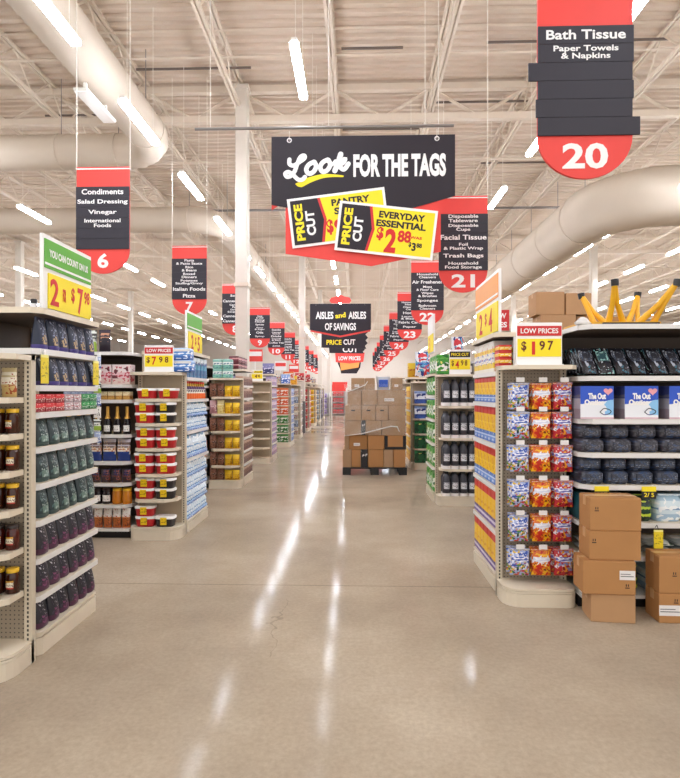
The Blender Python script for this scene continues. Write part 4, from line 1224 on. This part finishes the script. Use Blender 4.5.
def mk_flat(name, w, d, h, m, lab, cat='packet'):
    """a soft packet lying flat"""
    rings = [(-d / 2, w * .47, .003), (-d * .42, w * .48, .006), (-d * .25, w * .49, h * .5), (d * .25, w * .49, h * .5), (d * .42, w * .48, .006), (d / 2, w * .47, .003)]
    t_ = MB().loft(rings, 12, 2.5)
    t_.v = [(x, z + d / 2, y + h / 2) for x, y, z in t_.v]
    t_.f = [q[::-1] for q in t_.f]
    p = Proto(name, t_, m, cat)
    return p.part('label', MB().loft([(d * .42, w * .33, .001), (d * .5, w * .36, .0025), (d * .72, w * .36, .0025), (d * .8, w * .33, .001)], 10, 3).lay(h), lab)
bp = [mk_flat('black_packet', .118, .26, .042, m, l_) for m, l_ in ((m_bp, m_glab), (m_bpt, m_tlab))]
for col in range(11):
    for k in range(6):
        bp[1 if (col * 3 + k * 5) % 7 == 3 else 0].put(1.685 + col * .124, ys + .045 + (col * 5 % 4) * .012 + k * .062, 1.667, 0,
            f'leaning black packet, stack {o(col)} from the candy rack, {o(k)} from the front', 'leaning black packets on the pet shelves', sc=random.uniform(.96, 1.0), flat=(radians(50), 0, 0))
m_dg = gfx('charcoal_pack_print', [(0, '3a3944'), (.5, '45444e')], [('6e6e7a', 5, .58, 0, 1), ('2a2a34', 4, .56, 0, 1), ('3a4a6a', 3, .62, 0, 1)], rough=.35, axis=0)
m_db = gfx('slate_blue_pack_print', [(0, '343745'), (.5, '3e4352')], [('8a90a0', 6, .62, 0, 1), ('34486a', 4, .58, 0, 1), ('262a36', 5, .57, 0, 1)], rough=.35, axis=0)
def mk_pillow(name, w, d, h, m, cat='pack'):
    rings = [(0, w * .44, d * .42), (h * .2, w * .49, d * .49), (h * .8, w * .49, d * .48), (h, w * .42, d * .40)]
    p = Proto(name, MB().loft(rings, 20, 6, cy=d / 2), m, cat)
    return p
pg, pb = mk_pillow('soft_pack', .185, .30, .096, m_dg), mk_pillow('soft_pack', .17, .30, .0925, m_db)
for P, h, st, nm in ((pg, 1.115, .192, 'charcoal'), (pb, .886, .178, 'slate-blue')):
    P.part('label', MB().box(-.05, -.004, .02, .05, .006, .075, c=.002), m_dg if P is pg else m_db)
    for i in range(8):
        for j in range(2):
            P.put(1.70 + i * st + random.uniform(-.002, .002), ys + .02 + j * .035, h + j * (.0985 if P is pg else .0945), random.uniform(-.02, .02), f'{nm} soft pack, {o(i)} from the candy rack, {"upper" if j else "lower"} layer', f'{nm} packs on the pet shelves')
m_str = gfx('green_striped_bag', [(0, '14402c'), (.2, 'c8dc40'), (.3, '123a2a'), (.45, 'b8d038'), (.55, '14402c'), (.72, 'c8dc40'), (.8, '10301f')], [('0c2018', 3, .6, 0, 1)], wob=.2, rough=.3)
m_lb = gfx('light_blue_bag', [(0, 'a8c4dc'), (.3, 'd4e4ee'), (.45, '7a9cc0'), (.52, 'd8e8f0'), (.8, 'b0ccdf')], [('f2f6f8', 4, .55, 0, 1)], rough=.2)
m_tl = M('teal_bag', '16525c', .35)
for m, nm, x, w, sh in ((m_tl, 'dark teal', 1.70, .17, .617), (m_tl, 'dark teal', 1.88, .17, .617), (m_str, 'green striped', 2.055, .155, .617), (m_lb, 'light blue', 2.25, .2, .617), (m_lb, 'light blue', 2.47, .2, .617), (m_lb, 'light blue', 2.69, .2, .617),
                        (m_str, 'green striped', 1.75, .18, .106), (m_str, 'green striped', 1.95, .18, .106), (m_lb, 'light blue', 2.2, .2, .106), (m_lb, 'light blue', 2.42, .2, .106)):
    key = ('pil', m.name, w)
    if key not in CACHE:
        CACHE[key] = mk_pillow('litter_bag', w, .34, .19, m, 'bag')
        CACHE[key].part('seam', MB().box(-w * .4, .02, .186, w * .4, .03, .2), m)
    cnt = CACHE.setdefault('bagcount', {})
    kk = (nm, sh)
    cnt[kk] = cnt.get(kk, -1) + 1
    CACHE[key].put(x, ys + .03, sh, random.uniform(-.05, .05), f'{o(cnt[kk])} {nm} bag from the candy rack, {"shelf under the slate-blue packs" if sh > .5 else "bottom deck of the pet shelves"}', 'bags low on the pet shelves')
m_gp = gfx('grey_flat_pack', [(0, '9aa0a0'), (.5, 'dfe4e0')], [('3a5a4a', 4, .58, 0, 1)], axis=0)
gp = mk_flat('flat_packet', .2, .26, .045, m_gp, m_lab)
for i in range(5):
    for j in range(2):
        gp.put(1.75 + i * .215, ys + .03, .381 + j * .0485, random.uniform(-.04, .04), f'pale flat packet, {o(i)} from the candy rack, {"upper" if j else "lower"} layer behind the cartons', 'pale flat packets behind the cartons')
for i, x in enumerate((1.745, 2.075)):
    t = thing('shelf_tag', f'yellow and black price tag clipped under the slate-blue packs, {"nearer the candy rack" if i == 0 else "farther from the candy rack"}', 'price tag', (x, ys - .008, .795), group='yellow and black tags on the pet shelves')
    obj('yellow_top', MB().box(-.05, -.004, .05, .05, 0, .085), m_yel, t)
    obj('black_card', MB().box(-.05, -.004, 0, .05, 0, .05), m_ink, t)
    text('lettering', '2/ 5', 0, .026, .07, .03, m_yel, t, y=-.0045, bold=.02)
t = thing('shelf_tag', 'yellow tag hanging on a string over the low pair of cartons', 'price tag', (2.115, ys - .06, .455))
obj('card', MB().box(-.032, 0, 0, .032, .003, .13), m_ytag, t)
obj('string', MB().tube([(0, .0, .13), (0, .02, .16), (0, .045, .135)], .0025, 5), m_blk, t)
# upturned yellow stool on the pet shelf roof
m_ys = M('yellow_stool_plastic', 'ecb01c', .35)
t = thing('step_stool', 'upturned yellow stool with splayed legs and black feet on the pet shelf roof', 'stool', (1.97, 4.32, 2.035))
obj('seat', MB().prism([(-.27, -.2), (.27, -.2), (.29, -.18), (.29, .18), (.27, .2), (-.27, .2), (-.29, .18), (-.29, -.18)], 0, .035), m_ys, t)
obj('grip', MB().box(-.15, -.215, .006, .26, -.2, .028), m_blk, t, label='dark grip strip')
for (x0, y0, x1, y1, zt) in ((-.03, -.14, -.084, -.25, .325), (.19, -.14, .371, -.25, .32), (0, .14, -.12, .26, .315), (.23, .14, .342, .26, .32)):
    l = obj('leg', MB().tube([(x0 - .05, y0, .03), (x0 + (x1 - x0) * .5 - .018, y0 + (y1 - y0) * .5, zt * .5), (x1, y1, zt)], [.026, .02, .018], 8).tube([(x0 + .06, y0, .03), (x0 + (x1 - x0) * .5 + .02, y0 + (y1 - y0) * .5, zt * .5), (x1, y1, zt)], [.026, .018, .018], 8), m_ys, t)
    obj('foot', MB().tube([(x1 - (x1 - x0) * .06, y1, zt - .035), (x1, y1, zt + .012)], [.026, .028], 10), m_blk, l, label='black rubber foot')
m_clr = M('crumpled_film', 'ddd8d2', .25, var=.2, vs=18)
t_ = MB().loft([(0, .07, .05), (.015, .085, .05), (.04, .05, .035), (.055, .03, .01), (.06, .01, .008)], 7, 1.3)
tag(obj('plastic_bundle', t_, m_clr, loc=(1.655, 4.06, 2.037), rz=.4), 'crumpled pale plastic bundle at the end of the pet shelf roof', 'plastic bundle')

# --- second and third right rows
m_dk = M('dark_bottle', '3a3a42', .3)
m_dkl = gfx('white_bottle_label', [(0, 'd8d8dc'), (.9, '9a9aa0')], [('4a4a52', 5, .58, .15, .85)])
dkb = Proto('dark_bottle', MB().loft([(0, .05, .05), (.006, .056, .056), (.28, .056, .056), (.31, .04, .04), (.335, .024, .024)], 14), m_dk, 'bottle')
dkb.part('cap', MB().loft([(.336, .026, .026), (.362, .026, .026)], 12), m_blk)
dkb.part('label', MB().loft([(.11, .056, .056), (.21, .056, .056)], 8, 2, 1.25 * pi, 1.75 * pi, .001), m_dkl)
dkb.part('foot_band', MB().loft([(.0, .0565, .0565), (.045, .0572, .0572)], 14, cap=False), m_lab, 'white band round the foot')
for k, h in enumerate([.132, .50, .92, 1.36]):
    for i in range(4):
        for r in range(2):
            dkb.put(RX + .03 + .125 + i * .1155, 7.5 + .062 + r * .1155, h, 0, f'dark bottle with white foot, {o(i)} from the aisle, {"front" if r == 0 else "back"} line, {o(3 - k)} bottle shelf down', 'dark bottles on their side rack', sc=(1, 1, .9) if k == 0 else 1)
m_gw = gfx('green_white_pack', [(0, '3f8f35'), (.2, 'f0f4ec'), (.8, '5aa840')], [('3f9a35', 2.6, .50, 0, 1), ('1f6a2a', 3.4, .58, 0, 1), ('e8e070', 5, .64, .2, .8)])
gwp = mk_carton('paper_pack', .24, .2, .27, m_gw, cat='paper pack', c=.02)
for k, h in enumerate([.132, .48, .82, 1.16, 1.5]):
    for i in range(3):
        gwp.put(RX + .015, 7.94 + i * .26, h, -pi / 2, f'green and white paper pack, {o(i)} from the bottle rack, {o(4 - k)} shelf down', 'paper packs on the second endcap')
for i in range(3):
    gwp.put(RX + .06, 7.94 + i * .255, 1.812, -pi / 2, f'green and white paper pack, {o(i)} from the bottle rack, on the endcap roof', 'paper packs on the second endcap')
gwp.put(RX + .14, 7.606, 1.792, 0, 'green and white paper pack beside the price cut card', 'paper packs on the second endcap', sc=.85)
m_rbw = gfx('red_blue_ball_bag', [(0, 'e8e4e8'), (.3, '3a7ac8'), (.6, 'e8ecf2')], [('c83038', 2.4, .56, 0, 1), ('1f3f8a', 2.8, .56, 0, 1), ('60b8d8', 3.2, .6, 0, 1)])
mk_bag('toy_bag', .32, .18, .5, m_rbw, m_rbw).put(1.36, 11.3, 1.87, 0, 'red, white and blue bulging bag on the third row roof', None)
mk_bag('toy_bag', .19, .16, .54, m_rbw, m_rbw).put(1.475, 8.06, 1.812, 0, 'blue and white bulging bag behind the price cut card', None)
m_ypk = gfx('yellow_pack', [(0, 'e0a818'), (.6, 'f2cc30')], [('c05a1c', 4, .62, .1, .9)])
stock_end(1, RX, 11.27, 12.1, H6, [m_ypk], 'yellow', 'the endcap beside the cardboard pallet', n=3, h=.22)
mk_carton('yellow_box', .22, .2, .3, m_ypk).put(1.2, 11.5, 1.852, 0, 'yellow box on the endcap roof beside the cardboard pallet', None)
m_bwp = gfx('blue_white_pack', [(0, '3a5aa8'), (.35, 'e4e8f2'), (.8, '8aa4d4')], [('2a3f8a', 3, .56, .2, .9)])
m_dgp = gfx('dark_green_pack', [(0, '1a5a34'), (.75, '257a44')], [('e8e070', 2.6, .60, .3, .8), ('0f3a22', 3, .6, 0, 1)])
stock_wing(10.98, [.132, .42, .72, 1.02, 1.32], [m_dgp, m_dgp, m_dgp, m_bwp, m_bwp], ['dark green'] * 3 + ['blue-white'] * 2, 'the blue and green rack', side=1, xin=RX + .03, h=.245, w=.215)
for y, c in ((15.0, 'fourth'), (18.4, 'fifth')):
    stock_end(1, RX, y - .42, y + .42, H6, [m_cgb], 'grey-blue', f'the {c} right endcap', n=2, h=.2)
    stock_wing(y - .72, H6, [m_cp], ['pale'], f'the {c} right rack', side=1, xin=RX + .03)

# ------------------------------------------------------------------ cardboard cartons
def cardbox(name, w, d, h, x, y, z, rz, label, group, m=None, mark=None, lab=None, tape=True, holes=False, open_=False):
    """front left bottom corner at x,y,z before turning by rz"""
    t = thing(name, label, 'box', (x, y, z), rz, group)
    obj('body', MB().box(0, 0, 0, w, d, h, c=.004), m or m_card, t)
    obj('flap', MB().box(.004, .003, h, w - .004, d * .497, h + .004).box(.004, d * .503, h, w - .004, d - .003, h + .004), m or m_card, t)
    if tape:
        obj('tape', MB().box(-.0008, d / 2 - .025, h - .06, w + .0008, d / 2 + .025, h + .0048), m_tape, t)
    if mark:
        a, b, s_ = mark
        obj('arrow_mark', MB().plate([(a - s_, b), (a - s_, b - .006), (a + s_, b - .006), (a + s_, b)], -.001, 0).plate([(a - s_ * .7, b + .006), (a - s_ * .3, b + .006), (a - s_ * .3, b + s_ * 1.6), (a - s_ * .7, b + s_ * 1.6)], -.001, 0).plate([(a + s_ * .3, b + .006), (a + s_ * .7, b + .006), (a + s_ * .7, b + s_ * 1.6), (a + s_ * .3, b + s_ * 1.6)], -.001, 0), m_ink, t, label='small black printed mark')
    if lab:
        a, b, ww, hh = lab
        obj('label', MB().box(a, -.0012, b, a + ww, -.0002, b + hh), m_lab, t, label='white paper label')
        obj('print', MB().box(a + .006, -.0018, b + hh * .35, a + ww - .01, -.0013, b + hh * .42).box(a + .006, -.0018, b + hh * .6, a + ww * .7, -.0013, b + hh * .66), m_ink, t)
    if holes:
        obj('hand_hole', MB().box(w / 2 - .035, -.0015, h * .62, w / 2 + .035, -.0003, h * .62 + .025), m_ink, t)
    return t
G = 'tall pile of cartons by the candy rack'
Yb = 3.75
cardbox('cardboard_box', .285, .20, .19, 1.585, Yb + .01, 0, -.1, 'creased brown carton at the bottom of the tall pile', G, m=m_card2, tape=True)
cardbox('cardboard_box', .34, .20, .22, 1.525, Yb - .01, .195, -.06, 'brown carton with a white label, second from the bottom of the tall pile', G, lab=(.235, .10, .10, .062), mark=(.285, .05, .014))
cardbox('cardboard_box', .335, .20, .195, 1.572, Yb, .42, -.04, 'brown carton, third from the bottom of the tall pile', G, mark=(.03, .12, .014))
cardbox('cardboard_box', .335, .20, .215, 1.572, Yb - .005, .62, -.04, 'brown carton on top of the tall pile by the candy rack', G, mark=(.045, .135, .014))
G = 'low pair of cartons'
cardbox('cardboard_box', .36, .19, .195, 2.033, Yb, 0, -.03, 'brown carton with a white label at the bottom of the low pair', G, lab=(.0, .05, .15, .07), mark=(.11, .14, .014))
cardbox('cardboard_box', .36, .19, .245, 2.033, Yb, .20, -.03, 'brown carton on top of the low pair', G, mark=(.10, .12, .014))
# cartons high on the second right row
G = 'cartons piled on the second row roof'
for j, (x, w) in enumerate(((2.58, .56), (2.62, .5), (2.56, .40))):
    cardbox('cardboard_box', w, .35, .32, x, 7.9, 2.0 + j * .325, 0, f'brown carton on the second roof, {o(j)} from below in the pile nearer the aisle', G, m=m_card2)
cardbox('cardboard_box', .36, .35, .30, 2.98, 7.9, 2.65, 0, 'brown carton on the second row roof, top of the pair beside the taller pile', G, m=m_card2)
cardbox('cardboard_box', .44, .35, .31, 3.15, 7.95, 2.0, 0, 'brown carton on the second row roof, lowest beside the taller pile', G, m=m_card2)
cardbox('cardboard_box', .40, .35, .31, 3.15, 7.95, 2.32, 0, 'brown carton on the second row roof, middle beside the taller pile', G, m=m_card2)
cardbox('cardboard_box', .34, .3, .62, 3.62, 7.95, 2.0, 0, 'brown carton on the second row roof behind the yellow stool', G, m=m_card)

# ------------------------------------------------------------------ loaded pallet in the aisle
PX, PY = -.25, 10.28
t = thing('pallet', 'black plastic pallet under the load of cardboard boxes', 'pallet', (PX, PY, 0))
for i in range(7):
    obj('deck_board', MB().box(0, i * .15, .115, 1.2, i * .15 + .12, .14), m_blk, t)
for i in range(3):
    for j in range(3):
        obj('block', MB().box(i * .525, j * .42, .022, i * .525 + .15, j * .42 + .14, .1145), m_blk, t)
    obj('bottom_board', MB().box(i * .525, 0, 0, i * .525 + .15, .98, .0215), m_blk, t)
G = 'boxes on the pallet'
m_blkbox = gfx('black_case_print', [(0, '1c1a1c'), (.8, '2a2628')], [('d8d4d0', 3, .62, .55, 1)])
m_card2 = M('dull_cardboard', 'ab8a68', .75, var=.12, vs=4)
px = lambda u: (u - 55) * .00264            # from the row measurements, metres from the pallet's corner
tiers = [  # height, [(x0, x1, material, option)]
    (.335, [(55, 115, m_card2, ''), (117, 183, m_card, ''), (185, 233, m_blkbox, ''), (235, 345, m_card, ''), (347, 413, m_card2, ''), (415, 500, m_card, '')]),
    (.265, [(68, 98, m_card2, ''), (100, 230, m_cardd, 'l'), (233, 350, m_card, ''), (353, 505, m_card, 'b')]),
    (.28, [(70, 186, m_card2, ''), (188, 216, m_blkbox, ''), (218, 330, m_card2, ''), (332, 500, m_card2, '')]),
    (.285, [(72, 186, m_card2, 'h'), (188, 288, m_card2, 'h'), (290, 378, m_card2, 'h'), (380, 500, m_card2, '')]),
    (.285, [(88, 188, m_card2, ''), (190, 298, m_card2, ''), (300, 500, m_card2, 'l')]),
    (.225, [(115, 212, m_card2, 'l'), (214, 284, m_card2, ''), (402, 480, m_card2, 'l')])]
z = .1405
for k, (h, bs) in enumerate(tiers):
    for r in range(2):
        for i, (a, b, m, op) in enumerate(bs):
            if r and k == 5:
                continue
            w = px(b) - px(a) - .004
            lab_ = (w * .25, h * .25, w * .35, h * .2) if (op == 'l' and r == 0) else None
            q = cardbox('cardboard_box', w, .44, h - .008, PX + px(a) + .002, PY + .02 + r * .46 + random.uniform(0, .015), z, 0,
                    f'pallet box, {o(i)} from the open aisle side, {o(k)} layer up, {"front" if r == 0 else "rear"} line', G, m=m, lab=lab_, tape=(i + k) % 2 == 0, holes=(op == 'h'))
            if op == 'b' and r == 0:
                obj('black_print', MB().box(.0, -.001, .0, w, -.0002, .05).box(0, -.001, .051, .055, -.0002, h - .01).box(w - .06, -.001, .051, w, -.0002, h - .01), m_ink, q, label='black printed border')
    z += h
    if k == 4:
        ztop = z
m_bin = M('pale_blue_bin', 'd4dce8', .35)
t = thing('plastic_bin', 'white bin with a blue label on top of the pallet boxes', 'bin', (PX + px(345), PY + .2, ztop))
obj('body', MB().loft([(0, .105, .09), (.005, .11, .095), (.24, .13, .105)], 16, 4), m_bin, t)
obj('rim', MB().loft([(.241, .138, .112), (.265, .138, .112)], 16, 4), m_wht, t)
obj('label', MB().box(-.085, -.112, .05, .085, -.104, .19, c=.002), M('blue_bin_label', '2f5cc0', .4), t)
t = thing('stretch_wrap', 'clear stretch wrap with a twisted strand round the pallet boxes', 'stretch wrap', (PX, PY, .75))
x0, x1, y0, y1 = .03, 1.19, .008, .96
mb = MB()
pr = [(x0, y0), (x1, y0), (x1, y1), (x0, y1)]
mb.add([(x, y, zz) for zz in (0, .95) for x, y in pr], [(i, (i + 1) % 4, 4 + (i + 1) % 4, 4 + i) for i in range(4)])
obj('film', mb, m_film, t)
obj('strand', MB().tube([(x0, -.004, -.02), (.35, -.012, .02), (.62, -.014, .09), (.9, -.012, .16), (1.02, -.012, .15), (1.06, -.01, .06)], [.006, .01, .012, .012, .014, .008], 8), m_clr, t)
obj('strand', MB().tube([(x0 - .01, -.002, .78), (.2, -.01, .84), (.42, -.012, .93), (.47, -.01, 1.0)], [.006, .01, .01, .006], 8), m_clr, t)

# ------------------------------------------------------------------ displays at the far end
for i, (x, y, w, h, m, nm) in enumerate([(-1.15, 37, .95, 1.6, m_cr, 'red'), (-2.1, 36.2, .7, 1.5, m_cv, 'violet'), (.2, 40, 1.1, 1.5, m_cp, 'pale'), (-1.3, 44, 1.2, 1.9, m_cgb, 'grey-blue')]):
    t = thing('display_rack', f'small white display rack of {nm} cartons at the far end of the main aisle', 'display rack', (x, y, 0), group='display racks at the far end')
    obj('frame', MB().box(-w / 2, .38, 0, w / 2, .4, h).box(-w / 2, 0, 0, -w / 2 + .03, .38, h).box(w / 2 - .03, 0, 0, w / 2, .38, h), m_white, t)
    for k in range(4):
        obj('shelf', MB().box(-w / 2 + .031, .01, .08 + k * (h - .32) / 3.3, w / 2 - .031, .379, .11 + k * (h - .32) / 3.3), m_white, t)
        P = CACHE.setdefault(('disp', m.name), mk_carton('carton', .22, .2, .26, m, cat='carton'))
        for j in range(int((w - .1) / .25)):
            P.put(x - w / 2 + .17 + j * .25, y + .08, .11 + k * (h - .32) / 3.3, 0, f'{nm} carton, {o(j)} in line, {o(k)} shelf up of the far {nm} display rack', 'cartons on the far display racks')
    if i in (0, 3):
        obj('header', MB().box(-w / 2, .1, h, w / 2, .13, h + .45), m_red, t, label='red header board')

# ------------------------------------------------------------------ camera, added world fill light, colour management
cam = bpy.data.cameras.new('camera')
co_ = bpy.data.objects.new('camera', cam)
COL.objects.link(co_)
co_.location = (0, 0, 1.55)
co_.rotation_euler = (pi / 2, 0, atan(16 / 550))
cam.sensor_fit = 'HORIZONTAL'
cam.sensor_width = 36
cam.lens = 36 * 550 / 680
cam.shift_y = 3 / 680
cam.clip_start = .05
cam.clip_end = 300
S.camera = co_
w = bpy.data.worlds.new('open_front_fill')  # fill added for camera-facing sides, entering where no front wall is built
S.world = w
w.use_nodes = True
bgn = w.node_tree.nodes['Background']
bgn.inputs[0].default_value = (1, .98, .95, 1)
bgn.inputs[1].default_value = 1.35
S.view_settings.view_transform = 'Standard'
S.view_settings.look = 'None'
S.view_settings.gamma = 1
S.view_settings.use_curve_mapping = False
S.view_settings.exposure = 0.0
